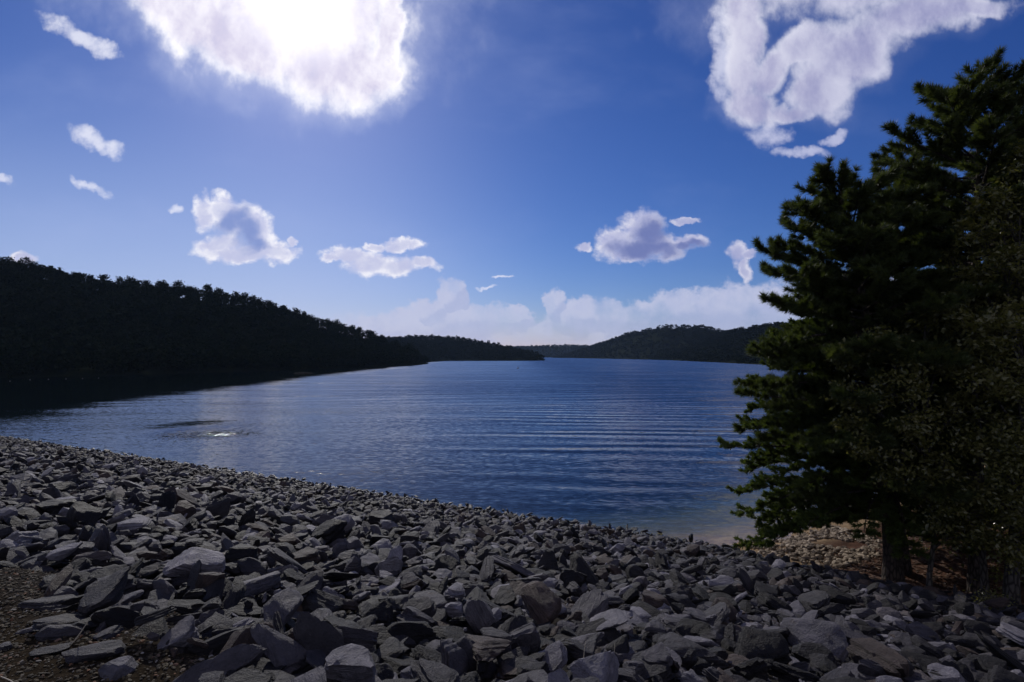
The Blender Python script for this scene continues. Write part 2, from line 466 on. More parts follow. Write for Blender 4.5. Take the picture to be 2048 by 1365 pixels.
# ================================================================== WORLD
def build_world():
    w = bpy.data.worlds.new('World'); S.world = w
    w.use_nodes = True
    nt = w.node_tree; nt.nodes.clear(); N = NT(nt)
    out = N.n('ShaderNodeOutputWorld')
    bg = N.n('ShaderNodeBackground')
    STR = 0.10
    bg.inputs['Strength'].default_value = STR
    nt.links.new(bg.outputs[0], out.inputs[0])
    sky = N.n('ShaderNodeTexSky', sky_type='NISHITA')
    sky.sun_disc = False; sky.sun_elevation = SUN_EL; sky.sun_rotation = SUN_ROT
    sky.altitude = 200; sky.air_density = 1.0; sky.dust_density = 0.3; sky.ozone_density = 6.0
    # deepen the blue: contrast curve per channel on the sky texture
    sc_ = N.n('ShaderNodeSeparateColor'); N.set(sc_.inputs[0], sky.outputs[0])
    cc_ = N.n('ShaderNodeCombineColor')
    for i, (k, e) in enumerate(((0.68, 1.55), (0.54, 1.33), (0.675, 1.06))):
        p_ = N.math('POWER', N.math('MULTIPLY', N.math('MAXIMUM', sc_.outputs[i], 0.0), STR), e)
        N.set(cc_.inputs[i], N.math('MULTIPLY', p_, k/STR))
    skyc = cc_.outputs[0]
    dirv = N.n('ShaderNodeTexCoord').outputs['Generated']
    sp = N.n('ShaderNodeSeparateXYZ'); N.set(sp.inputs[0], dirv)
    yy = N.math('MAXIMUM', N.math('ABSOLUTE', sp.outputs[1]), 0.12)
    cb = N.n('ShaderNodeCombineXYZ')
    N.set(cb.inputs[0], N.math('DIVIDE', sp.outputs[0], yy)); N.set(cb.inputs[1], N.math('DIVIDE', sp.outputs[2], yy))
    # the half of the sky behind the viewer gets the same kind of clouds, shifted off
    N.set(cb.inputs[2], N.math('LESS_THAN', sp.outputs[1], 0.0))
    P0 = cb.outputs[0]
    sdot = N.vmath('DOT_PRODUCT', dirv, tuple(SUN_DIR), out='Value')
    ang = N.math('ARCCOSINE', N.math('MINIMUM', sdot, 1.0))

    def warp(scale, amp, detail, rough):
        n = N.noise(P0, scale, detail, rough, out='Color')
        o = N.vmath('SCALE', N.vmath('SUBTRACT', n, (0.5, 0.5, 0.5)), amp)
        return N.vmath('MULTIPLY', N.vmath('ADD', P0, o), (1, 1, 0))
    def blobs(P, lst, k=0.25):
        f = None
        for b in lst:
            px, py, rx, ry = b[:4]; rot = b[4] if len(b) > 4 else 0
            u, v = uv(px, py)
            Pq = P
            if f is not None:      # chained, so that the shader keeps few values alive at once
                ma = N.n('ShaderNodeVectorMath', operation='MULTIPLY_ADD')
                N.set(ma.inputs[0], f); ma.inputs[1].default_value = (1e-9, 1e-9, 0); N.set(ma.inputs[2], P)
                Pq = ma.outputs[0]
            q = N.mapping(Pq, loc=(u, v, 0), rot=(0, 0, R(-rot)), sc=(rx/F, ry/F, 1), typ='TEXTURE')
            d = N.vmath('DOT_PRODUCT', q, q, out='Value')
            if f is None: f = d
            else:
                x = N.n('ShaderNodeMath', operation='SMOOTH_MIN')
                N.set(x.inputs[0], f); N.set(x.inputs[1], d); x.inputs[2].default_value = k
                f = x.outputs[0]
        return f
    back = N.math('MULTIPLY', N.math('LESS_THAN', sp.outputs[1], 0.0), 1.0)
    fbm = N.noise(P0, 7.0, 7, 0.62)
    fbm2 = N.noise(N.mapping(P0, sc=(1, 1.25, 1)), 30.0, 7, 0.62)
    fbm3 = N.noise(P0, 15.0, 8, 0.66)
    col = skyc
    # whitish glare in the thin air round the sun
    glow = N.math('POWER', N.smooth(ang, R(34), R(2)), 2.5)
    col = N.mix(N.math('MULTIPLY', glow, 0.06), col, (6.2, 7.0, 9.6))
    low = N.math('MULTIPLY', N.smooth(sp.outputs[2], 0.42, 0.04), N.smooth(sp.outputs[0], 0.12, -0.45))
    col = N.mix(N.math('MULTIPLY', low, 0.55), col, (4.9, 5.7, 8.2))
    # soft high veil
    veil = N.smooth(N.noise(N.mapping(P0, sc=(1, 2.2, 1), rot=(0, 0, 0.5)), 2.6, 5, 0.55), 0.48, 0.80)
    col = N.mix(N.math('MULTIPLY', veil, N.smooth(ang, R(60), R(15), 0.05, 0.16)), col, (4.6, 5.4, 8.6))

    # ---- C : hazy cumulus bank on the horizon
    PC = warp(22.0, 0.060, 7, 0.62)
    bank = [(905, 592, 30, 44), (868, 622, 52, 30), (925, 650, 130, 46), (1030, 640, 36, 30), (1108, 610, 24, 36), (1150, 640, 66, 42),
            (1245, 642, 100, 44), (1370, 622, 86, 46), (1490, 622, 110, 58), (1640, 620, 140, 74), (1100, 690, 460, 46), (820, 660, 150, 40), (1850, 640, 200, 90)]
    fc = blobs(PC, bank, 0.3)
    ac = N.smooth(N.math('ADD', fc, N.math('MULTIPLY', N.math('SUBTRACT', fbm2, 0.5), 1.3)), 1.25, 0.70)
    fc2 = blobs(N.vmath('ADD', PC, (-0.006, 0.012, 0)), bank, 0.3)
    edge = N.smooth(N.math('SUBTRACT', fc2, fc), -0.02, 0.22)
    cc = N.mix(edge, (4.5, 4.9, 7.1), (5.7, 5.9, 7.7))
    cc = N.mix(N.smooth(fbm2, 0.40, 0.66, 0.0, 0.6), cc, (5.1, 5.4, 7.5))
    cc = N.mix(N.smooth(fbm3, 0.50, 0.68, 0.0, 0.5), cc, (4.0, 4.5, 6.9))
    elev = N.math('MULTIPLY', N.smooth(sp.outputs[2], 0.0, 0.10, 0.62, 0.85), N.smooth(N.noise(P0, 9.0, 6, 0.6), 0.34, 0.56, 0.45, 1.0))
    col = N.mix(N.math('MULTIPLY', ac, elev), col, cc)

    # ---- B : small cumulus
    PB = warp(20.0, 0.050, 6, 0.56)
    cum = [(408, 425, 22, 36), (445, 415, 38, 26), (470, 438, 46, 40), (503, 462, 28, 34), (440, 488, 52, 20), (540, 502, 52, 22), (490, 508, 95, 18),
           (582, 482, 9, 9), (700, 508, 52, 17), (742, 522, 64, 25), (800, 531, 38, 20), (845, 529, 30, 16), (805, 486, 42, 13), (752, 490, 28, 8), (662, 515, 20, 9),
           (1285, 458, 46, 38), (1238, 490, 46, 34), (1300, 496, 66, 30), (1372, 488, 42, 15), (1258, 512, 54, 14),
           (1374, 442, 28, 7), (1163, 488, 15, 8), (1474, 508, 22, 24), (1492, 540, 16, 22), (1502, 514, 16, 10),
           (520, 462, 36, 40), (500, 440, 40, 34), (48, 512, 34, 14)]
    fb = blobs(PB, cum, 0.2)
    ab = N.smooth(N.math('ADD', fb, N.math('MULTIPLY', N.math('SUBTRACT', fbm2, 0.5), 2.4)), 1.55, 0.35)
    # sunlit rims, shaded bodies in the two fullest heaps
    core = blobs(N.vmath('ADD', PB, (0.0, 0.0, 0)), [(462, 440, 40, 24, -40), (494, 466, 30, 40, -30), (515, 490, 26, 16), (1300, 470, 34, 30), (1285, 502, 66, 19), (1375, 494, 36, 8)], 0.4)
    shade = N.smooth(N.math('ADD', core, N.math('MULTIPLY', N.math('SUBTRACT', fbm2, 0.5), 2.2)), 1.9, 0.0)
    cb_ = N.mix(N.smooth(fbm2, 0.36, 0.62), (10.0, 9.9, 10.4), (7.0, 7.1, 9.0))
    cb_ = N.mix(N.smooth(fb, 0.75, 0.05, 0.0, 0.65), cb_, (5.4, 5.7, 8.0))
    cb_ = N.mix(N.smooth(ang, R(14), R(44)), cb_, N.mix(1.0, cb_, (0.66, 0.67, 0.78), 'MULTIPLY'))
    dark = N.mix(N.smooth(sp.outputs[0], -0.2, 0.2), (2.2, 3.0, 6.2), (1.5, 1.9, 4.4))
    cb_ = N.mix(N.math('MULTIPLY', shade, 0.95), cb_, dark)
    col = N.mix(N.math('MULTIPLY', ab, 0.96), col, cb_)

    wisp = N.noise(N.mapping(P0, sc=(1.3, 0.9, 1), rot=(0, 0, 0.6)), 11.0, 9, 0.60)
    fw = blobs(PB, [(160, 74, 72, 15, 27), (215, 98, 28, 11, 30), (190, 284, 46, 15, 30), (226, 301, 22, 12), (180, 376, 30, 9, 28),
                    (348, 416, 14, 6), (4, 364, 18, 10), (1006, 549, 17, 3.5), (974, 574, 15, 3.5), (1540, 272, 36, 22), (1600, 308, 46, 9), (1664, 280, 24, 8, -20), (1445, 130, 22, 60), (1440, 60, 16, 40)], 0.3)
    aw = N.smooth(N.math('ADD', fw, N.math('MULTIPLY', N.math('SUBTRACT', N.noise(P0, 24.0, 8, 0.66), 0.5), 5.0)), 2.2, -0.4)
    col = N.mix(N.math('MULTIPLY', aw, 0.80), col, N.mix(N.smooth(ang, R(22), R(48)), (8.6, 8.7, 9.9), (5.6, 5.8, 7.9)))

    # ---- A : the two large clouds at the top
    PA = warp(7.0, 0.11, 6, 0.58)
    big = [(450, -70, 330, 130, 20), (560, 60, 190, 118, 15), (650, 114, 135, 86), (735, 130, 86, 74), (785, 110, 30, 60), (370, 18, 165, 58, 33), (470, 92, 125, 56, 35), (782, 50, 22, 120), (700, 20, 90, 90), (560, -180, 420, 160), (792, 150, 22, 22),
           (1492, 40, 50, 90), (1478, 130, 40, 80), (1500, 205, 62, 46), (1590, 224, 66, 20), (1640, 180, 62, 62, -20), (1700, 110, 110, 66, -25), (1845, 24, 150, 50, -12), (1950, 16, 80, 22), (1536, 150, 52, 42, -40), (1620, 100, 80, 40, -35),
           (1760, -80, 300, 90, -15)]
    fa = blobs(PA, big, 0.22)
    holes = blobs(PA, [(1585, 165, 40, 12, -25), (1592, 30, 60, 22, -55), (1610, 240, 40, 14, 10)], 0.3)
    fa = N.math('ADD', fa, N.smooth(holes, 3.5, 0.0, 0.0, 0.30))
    fa_n = N.math('ADD', fa, N.math('MULTIPLY', N.math('SUBTRACT', wisp, 0.5), 2.8))
    aa = N.smooth(fa_n, 1.60, 0.25)
    halo = N.smooth(fa_n, 3.0, 0.6)
    body = N.smooth(N.math('ADD', fa, N.math('MULTIPLY', N.math('SUBTRACT', fbm, 0.5), 1.5)), 0.95, 0.15)
    sunside = N.smooth(ang, R(48), R(16))
    lit = N.mix(sunside, (6.3, 6.4, 8.0), (11.2, 11.0, 11.4))
    shd = N.mix(sunside, (3.3, 3.4, 5.6), (6.9, 6.5, 8.4))
    ca = N.mix(N.math('MULTIPLY', body, N.smooth(wisp, 0.34, 0.62, 0.35, 1.0)), lit, shd)
    core_s = N.math('POWER', N.smooth(ang, R(9.5), R(0.5)), 2.4)
    ca = N.mix(core_s, ca, (15, 14.8, 15))
    col = N.mix(N.math('MULTIPLY', halo, N.mix(sunside, (0.05, 0.05, 0.05), (0.36, 0.36, 0.36))), col, (7.0, 7.4, 9.6))
    col = N.mix(aa, col, ca)
    # generic clouds added behind the viewer, made denser and brighter as fill light
    gen = N.math('MULTIPLY', N.smooth(N.noise(N.mapping(P0, sc=(1, 1.6, 1), loc=(3, 1, 0)), 1.7, 7, 0.6), 0.44, 0.60), back)
    col = N.mix(gen, col, (6.6, 6.4, 6.8))
    nt.links.new(col, bg.inputs['Color'])
    w.cycles.sampling_method = 'MANUAL'
    w.cycles.sample_map_resolution = 512

SKYV = 0.62
SKYTINT = (0.92, 0.86, 1.12)
build_world()
sun = bpy.data.lights.new('sun', 'SUN'); sun.energy = 2.5; sun.angle = R(1.0); sun.color = (1.0, 0.95, 0.87)
so = link(bpy.data.objects.new('sun', sun))
so.rotation_euler = (-SUN_DIR).to_track_quat('-Z', 'Y').to_euler()
so.location = (-40, 100, 70)

cam = bpy.data.cameras.new('camera'); cam.lens = 36.0*F/2048; cam.sensor_width = 36.0; cam.sensor_fit = 'HORIZONTAL'
cam.shift_y = (HY-682.5)/2048
cam.clip_start = 0.05; cam.clip_end = 20000
co = link(bpy.data.objects.new('camera', cam)); co.location = (0, 0, EYE); co.rotation_euler = (R(90), 0, 0)
S.camera = co
S.view_settings.view_transform = 'Standard'; S.view_settings.look = 'None'; S.view_settings.gamma = 1.0
S.view_settings.exposure = 0.0; S.view_settings.use_curve_mapping = False
S.cycles.use_denoising = True
S.cycles.max_bounces = 6; S.cycles.diffuse_bounces = 2; S.cycles.glossy_bounces = 3; S.cycles.transparent_max_bounces = 12
S.cycles.transmission_bounces = 4; S.cycles.volume_bounces = 0
S.cycles.sample_clamp_indirect = 4.0

M_GROUND = mat_ground()
M_ROCK = mat_rock('rock_face', False)
M_RUBBLE = mat_rock('rock_rubble_face', True)
M_PINE = mat_foliage('pine_needles', [(0.2, (0.020, 0.028, 0.010)), (0.5, (0.050, 0.068, 0.022)), (0.85, (0.115, 0.13, 0.045))], 0.5, 0.35, 0.42)
M_CEDAR = mat_foliage('cedar_sprays', [(0.2, (0.028, 0.042, 0.010)), (0.5, (0.07, 0.10, 0.022)), (0.85, (0.125, 0.15, 0.04))], 0.55, 0.3, 0.38)
M_OAK = mat_foliage('broad_leaves', [(0.2, (0.055, 0.06, 0.018)), (0.5, (0.125, 0.124, 0.040)), (0.85, (0.22, 0.20, 0.085))], 0.25, 0.6, 0.48, 1.6)
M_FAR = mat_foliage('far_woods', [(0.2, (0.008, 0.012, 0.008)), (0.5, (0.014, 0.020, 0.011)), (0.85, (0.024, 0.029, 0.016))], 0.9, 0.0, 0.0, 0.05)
M_BARK = mat_bark('pine_bark', (0.024, 0.02, 0.018), (0.085, 0.067, 0.057))
M_BARK2 = mat_bark('oak_bark', (0.03, 0.027, 0.025), (0.11, 0.1, 0.09))

# ================================================================== GROUND SHEET
def build_ground():
    def axis(lo, hi, c, a, n):
        t0 = math.asinh((lo-c)/a); t1 = math.asinh((hi-c)/a)
        return c+a*np.sinh(np.linspace(t0, t1, n))
    xs = axis(-3500, 3500, -2, 14, 620); ys = axis(-600, 3600, 13, 12, 600)
    X, Y = np.meshgrid(xs, ys)
    Z = ground_h(X, Y)
    v = np.stack([X.ravel(), Y.ravel(), Z.ravel()], 1)
    nx, ny = len(xs), len(ys)
    i = np.arange((ny-1)*(nx-1)); r = i//(nx-1); c = i % (nx-1)
    a = r*nx+c
    f = np.stack([a, a+1, a+nx+1, a+nx], 1)
    me = mesh_np('ground', v, f, True)
    # surface zones: r sand, g leaf litter, b gravel
    x, y = v[:, 0], v[:, 1]
    s = dam_s(x, y); sd = sdist(SHORE_R[0], x, y)
    wob = 0.5*np.sin(x*2.1+np.sin(y*1.7))+0.4*np.sin(y*2.9+x)
    sand = np.clip((1.7+wob*0.4-sd)/0.6, 0, 1)*np.clip((sd+9)/4, 0, 1)*np.clip((y-15.6)/0.8, 0, 1)
    sand = np.maximum(sand, np.clip(1-(np.abs(sd+1.5)-2.0)/1.5, 0, 1)*(y > 15.5))
    litter = np.clip((sd-0.3+wob*0.3)/1.0, 0, 1)*(1-sand)
    gravel = np.clip((s-16.0+wob*0.2)/0.5, 0, 1)
    colr = np.stack([np.clip(sand, 0, 1), np.clip(litter, 0, 1), gravel*(litter < 0.5), np.ones_like(x)], 1).astype(np.float32)
    at = me.color_attributes.new('zone', 'FLOAT_COLOR', 'POINT')
    at.data.foreach_set('color', colr.ravel())
    o = obj('ground', me, M_GROUND); tag(o, kind='structure')
build_ground()

wb = MB(); wb.box((0, 1500, -4.0), (7100, 4300, 8.0))
w = obj('water', wb.mesh('water'), mat_water()); tag(w, kind='structure')

# ================================================================== ROCKS
def ico(sub):
    import bmesh
    bm = bmesh.new(); bmesh.ops.create_icosphere(bm, subdivisions=sub, radius=1.0)
    v = np.array([x.co[:] for x in bm.verts]); f = np.array([[q.index for q in x.verts] for x in bm.faces])
    bm.free(); return v, f
ICO = {k: ico(k) for k in (1, 2, 3, 4, 5)}

def rock_verts(d, shape, rng, detail=True):
    """angular broken stone: planes cut out of a ball, then bedding steps and chips.  shape: slab / block / wedge / shard"""
    npl = {'slab': 9, 'block': 8, 'wedge': 8, 'shard': 8}[shape]
    nr = rand_dirs(npl, rng)
    nr[:, 2] *= 0.55; nr = norm(nr)
    off = rng.uniform(0.55, 0.95, npl)
    tilt = rng.normal(0, 0.10 if shape != 'wedge' else 0.32, (2, 2))
    nr = np.vstack([nr, norm(np.array([[tilt[0, 0], tilt[0, 1], 1.0], [tilt[1, 0], tilt[1, 1], -1.0]]))])
    off = np.append(off, rng.uniform(0.55, 0.8, 2))
    dots = d@nr.T
    r = np.where(dots > 0.02, off[None, :]/np.maximum(dots, 0.02), 9.0)
    r1 = np.sort(r, axis=1)
    rr = np.minimum(r1[:, 0]-0.02*np.exp(-(r1[:, 1]-r1[:, 0])/0.03), 1.25)
    p = d*rr[:, None]
    if detail:
        o = rng.uniform(-50, 50, 3)
        k = rng.uniform(5, 9); step = rng.uniform(-0.07, 0.07, 40)
        z = p[:, 2]+0.10*p[:, 0]*rng.uniform(-1, 1)
        idx = np.clip(np.floor((z+1.3)*k).astype(int), 0, 39)
        p[:, :2] *= (1+step[idx])[:, None]
        nz = np.array([mnoise.fractal(Vector(q*2.1+o), 1.0, 2.2, 5) for q in p])
        nz2 = np.array([mnoise.noise(Vector(q*1.1-o)) for q in p])
        p += d*(nz*0.055+nz2*0.07)[:, None]
    sc = {'slab': (1.0, 0.70, 0.26), 'block': (0.86, 0.72, 0.58), 'wedge': (1.0, 0.66, 0.46), 'shard': (1.08, 0.44, 0.36)}[shape]
    sc = np.array(sc)*rng.uniform(0.88, 1.12, 3)
    return p*sc

SHAPES = ['slab', 'block', 'wedge', 'shard']
PROTO = {}
LOW = {}
for sh in SHAPES:
    for k in range(7):
        rng = np.random.default_rng(100+17*SHAPES.index(sh)+k)
        d, f = ICO[4]
        st = rng.bit_generator.state
        me = mesh_np('rock_'+sh, rock_verts(d, sh, rng), f, True)
        me.set_sharp_from_angle(angle=R(28))
        me.materials.append(M_ROCK)
        PROTO[sh, k] = me
        for lv in (1, 2, 3):
            rng.bit_generator.state = st
            LOW[sh, k, lv] = (rock_verts(ICO[lv][0], sh, rng, lv == 3), ICO[lv][1])

RIGHT_EDGE = [(6.5, 18.0), (7.1, 16.3), (8.3, 14.0), (10.1, 11.0), (11.3, 8.5), (12.2, 5.5), (13.5, 2)]
def rock_ok(x, y, m=0.0):
    s = dam_s(x, y)
    if s > 16.02+max(-0.2, min(0.8, (x+4.6)*0.16))+0.15*math.sin(x*3.1)+0.1*math.sin(x*7) or s < -0.75: return False
    ys = [p[1] for p in RIGHT_EDGE]
    if y < 18.0:
        xr = np.interp(-y, [-p[1] for p in RIGHT_EDGE], [p[0] for p in RIGHT_EDGE])
    else:
        xr = 6.5-(y-18.0)*0.9
    return x < xr+0.35*math.sin(y*2.3)+m

def proj(x, y, z):
    if y < 0.3: return (-9999, -9999)
    return (HX+F*x/y, HY-F*(z-EYE)/y)

rocks = []      # x,y,z, size, shape, k, euler, tone
rr = random.Random(5)
def try_rock(x, y, size, lift, tiltdeg):
    if not rock_ok(x, y): return
    sh = rr.choices(SHAPES, (0.34, 0.29, 0.24, 0.13))[0]
    k = rr.randrange(7)
    ex = rr.gauss(0, tiltdeg)+(-5); ey = rr.gauss(0, tiltdeg)
    z = gz_fast(x, y)+lift
    s = dam_s(x, y)
    dark = 0.10 if s < 2.0 else 0.0
    u = rr.random()
    tone = rr.uniform(0.02, 0.25) if u < 0.28+dark else rr.uniform(0.27, 0.55) if u < 0.68 else rr.uniform(0.6, 0.86) if u < 0.93 else rr.uniform(0.9, 1.0)
    if s > 14.8: size = min(size, 0.24)
    if s < 8.5: size = min(size, 0.15+0.012*max(s, 0)+rr.uniform(0, 0.03))
    rocks.append((x, y, z, size, sh, k, (R(ex), R(ey), rr.uniform(0, 6.283)), tone))

def gz_fast(x, y):
    s = dam_s(x, y)
    return min(s/4.2 if s < 16.4 else 3.905+(s-16.4)*0.09, 4.15)

def scatter(spacing, lift, smin, smax, far, tiltdeg, ymax):
    """rows run with the shoreline: s across, t along"""
    n = np.array([0.48, 0.88]); n /= np.linalg.norm(n); tdir = np.array([-n[1], n[0]])
    L = math.hypot(0.48, 0.88)
    s = -0.7
    row = 0
    while s < 17.3:
        t = -14.0+(row % 2)*spacing*0.5
        while t < far:
            ss = s+rr.uniform(-.35, .35)*spacing; tt = t+rr.uniform(-.35, .35)*spacing
            p = n*((18.6-ss)/L)+tdir*tt
            x, y = p
            if -14 < x < 15 or y < ymax:
                dist = math.hypot(x, y)
                # outside the view keep only a margin
                if y > 0.2 and abs(x) < y*1.05+5 or dist < 7:
                    g = rr.random()
                    size = smin+(smax-smin)*g*g
                    try_rock(x, y, size, lift*rr.uniform(0.5, 1.3), tiltdeg)
            t += spacing
        s += spacing*0.86
        row += 1
scatter(0.30, 0.03, 0.14, 0.28, 62, 16, 80)
scatter(0.40, 0.11, 0.10, 0.26, 62, 24, 80)
scatter(0.85, 0.18, 0.16, 0.36, 40, 26, 60)
scatter(0.24, 0.09, 0.025, 0.08, 5.0, 30, 9)
# a few half-sunk slabs on the crest gravel
for px, py, sz, rz, sh in ((100, 1212, 0.25, 0.1, 'slab'), (95, 1305, 0.13, 0.5, 'slab'), (195, 1310, 0.19, 0.35, 'shard'), (60, 1262, 0.08, 0.8, 'slab'), (215, 1272, 0.10, 1.2, 'wedge'), (15, 1298, 0.06, 0.2, 'block'), (130, 1268, 0.15, 0.3, 'wedge'), (230, 1345, 0.13, 0.9, 'block')):
    h = hit(px, py)
    rocks.append((h.x, h.y, h.z+0.01, sz, sh, rr.randrange(7), (R(rr.gauss(-6, 5)), R(rr.gauss(0, 5)), rz), rr.choice((0.45, 0.62, 0.8))))

# the 300 that show largest become things of their own
def app(r):
    x, y, z, s = r[:4]
    px, py = proj(x, y, z)
    m = s/max(y, 0.3)*F
    if not (-m*0.4 < px < 2048+m*0.4 and py < 1365+m*0.3): return 0
    return s/math.sqrt(x*x+y*y+(z-EYE)**2)*(1.0+0.35*(z-gz_fast(x, y))/0.2)
order = sorted(range(len(rocks)), key=lambda i: -app(rocks[i]))
SINGLE = set(order[:298])
print('rocks', len(rocks))

def rock_places(px, py):
    if px < 380 and py > 1175: a = 'edging the crest gravel'
    elif px < 620: a = 'above the gravel patch'
    elif px < 1000: a = 'between gravel and dry stalks'
    elif px < 1420: a = 'around the dry stalks'
    elif px < 1720: a = 'below the leaning pine trunk'
    else: a = 'facing the dark oak trunks'
    return a
def rows_of(py):
    if py > 1325: return 'lowest row'
    if py > 1270: return 'second row up'
    if py > 1215: return 'third row up'
    if py > 1165: return 'fourth row up'
    return 'upper rows'
def tone_name(t): return 'dark grey' if t < 0.26 else 'mid grey' if t < 0.58 else 'pale grey' if t < 0.88 else 'rusty brown'
SHN = {'slab': 'flat slab', 'block': 'blocky rock', 'wedge': 'wedge-shaped rock', 'shard': 'narrow splinter of rock'}
cells = {}
for i in order[:298]:
    r = rocks[i]
    px, py = proj(*r[:3])
    cells.setdefault((tone_name(r[7]), r[4], rock_places(px, py), rows_of(py)), []).append(i)
ORD = ['', 'second ', 'third ', 'fourth ', 'fifth ', 'sixth ', 'seventh ', 'eighth ', 'ninth ', 'tenth ']
LAB = {}
for (tn, sh, pl, rw), ids in cells.items():
    ids.sort(key=lambda i: -rocks[i][3])
    for q, i in enumerate(ids):
        pre = '' if len(ids) == 1 else ('larger ' if q == 0 else 'smaller ') if len(ids) == 2 else ORD[min(q, 9)]+'largest '
        LAB[i] = f'{pre}{tn} {SHN[sh]} {pl}, {rw}'
for i in order[:298]:
    x, y, z, s, sh, k, e, tone = rocks[i]
    o = bpy.data.objects.new('rock', PROTO[sh, k]); link(o)
    o.location = (x, y, z); o.rotation_euler = e
    o.scale = (s, s*rr.uniform(0.9, 1.1), s*rr.uniform(0.92, 1.15))
    o['tone'] = tone
    tag(o, LAB[i], 'rock', 'broken grey rocks of the dam face')

def euler_m(e):
    from mathutils import Euler
    return np.array(Euler(e).to_matrix())
mb = MB()
for i, r in enumerate(rocks):
    if i in SINGLE: continue
    x, y, z, s, sh, k, e, tone = r
    d = math.hypot(x, y)
    v, f = LOW[sh, k, 3 if d < 7.5 and y > 0 else 2 if d < 19 else 1]
    mb.add((v*s)@euler_m(e).T+np.array([x, y, z]), f)
o = obj('rubble', mb.mesh('rubble'), M_RUBBLE)
tag(o, 'mass of broken grey stone covering the dam slope down to the lake', 'rubble', kind='stuff')

# crest gravel, beach pebbles, leaf litter
def stones(n, place, smin, smax, flat=0.6):
    b = MB(); v0, f0 = ICO[1]
    for _ in range(n):
        p = place()
        if p is None: continue
        s = smin+(smax-smin)*rr.random()**2
        v = v0*(1+RNG.uniform(-.22, .22, (len(v0), 1)))*np.array([1, rr.uniform(.6, 1), flat*rr.uniform(.6, 1)])*s
        b.add(v@euler_m((rr.gauss(0, .3), rr.gauss(0, .3), rr.uniform(0, 6.28))).T+np.array(p), f0)
    return b
def gravel_spot():
    x = rr.uniform(-8.5, -0.8); y = rr.uniform(1.6, 7.0)
    s = dam_s(x, y)
    if not (15.2 < s < 18.4) or y < abs(x)*0.8: return None
    return (x, y, gz(x, y)+0.004)
o = obj('gravel', stones(42000, gravel_spot, 0.007, 0.023, 0.45).mesh('gravel'), mat_stones('gravel_stones', [(0, (0.015, 0.012, 0.009)), (0.40, (0.045, 0.035, 0.022)), (0.70, (0.08, 0.062, 0.036)), (0.86, (0.10, 0.085, 0.065)), (0.92, (0.15, 0.065, 0.03)), (0.965, (0.12, 0.105, 0.09)), (1.0, (0.34, 0.32, 0.29))]))
tag(o, 'brown gravel with fallen leaf bits on the dam crest', 'gravel', kind='stuff')
def pebble_spot():
    h = (rr.uniform(7.3, 11.2), rr.uniform(15.6, 20.5))
    sd = float(sdist(SHORE_R[0], np.array([h[0]]), np.array([h[1]]))[0])
    px, py = proj(h[0], h[1], max(gz(*h), 0))
    if sd < 0.15 or px > 1760 or sd > 2.9: return None
    if math.sin(h[0]*3.0)+math.sin(h[1]*2.6+h[0]) < -0.5: return None
    return (h[0], h[1], gz(*h)+0.02)
o = obj('beach_pebbles', stones(2600, pebble_spot, 0.035, 0.14).mesh('beach_pebbles'), mat_stones('pale_pebbles', [(0, (0.11, 0.082, 0.055)), (0.5, (0.25, 0.19, 0.13)), (1.0, (0.42, 0.34, 0.25))]))
tag(o, 'pale tan pebbles heaped on the small sandy beach under the pines', 'pebbles', kind='stuff')

# ================================================================== LEAF / NEEDLE BUILDERS
def needles(C, D, length, width, n, spread, rng):
    """n thin blades at every centre C pointing round D"""
    m = len(C)
    base = np.repeat(C, n, 0); d = np.repeat(D, n, 0)
    r = rand_dirs(m*n, rng)
    dirs = norm(d+r*spread)
    side = norm(np.cross(dirs, rand_dirs(m*n, rng)))
    L = length*rng.uniform(0.65, 1.15, (m*n, 1)); W = width*rng.uniform(0.8, 1.3, (m*n, 1))
    a = base-side*W*0.5; b = base+side*W*0.5; c = base+dirs*L
    v = np.stack([a, b, c], 1).reshape(-1, 3)
    f = np.arange(m*n*3).reshape(-1, 3)
    return v, f

def leaves(C, size, rng, flat=0.0, aspect=0.55, nrm=None):
    m = len(C)
    d = rand_dirs(m, rng); nn = rand_dirs(m, rng)
    if flat: nn = norm(nn*(1-flat)+np.array([0, 0, flat*1.5]))
    d = norm(np.cross(nn, d)); s = np.cross(nn, d)
    L = size*rng.uniform(0.6, 1.2, (m, 1))
    a = C; b = C+d*L*0.5+s*L*aspect*0.5+nn*L*0.06; c = C+d*L; e = C+d*L*0.5-s*L*aspect*0.5+nn*L*0.06
    v = np.stack([a, b, c, e], 1).reshape(-1, 3)
    return v, np.arange(m*4).reshape(-1, 4)

def curve(p, d, L, n, bend, rng, wob=0.06):
    pts = [np.array(p, float)]; d = norm(np.array(d, float))
    for i in range(n):
        d = norm(d+np.array([0, 0, bend])/n+rng.normal(0, wob, 3))
        pts.append(pts[-1]+d*L/n)
    return np.array(pts), d

def along(P, t):
    x = t*(len(P)-1); i = int(min(x, len(P)-2)); f = x-i
    return P[i]*(1-f)+P[i+1]*f, norm(P[i+1]-P[i])

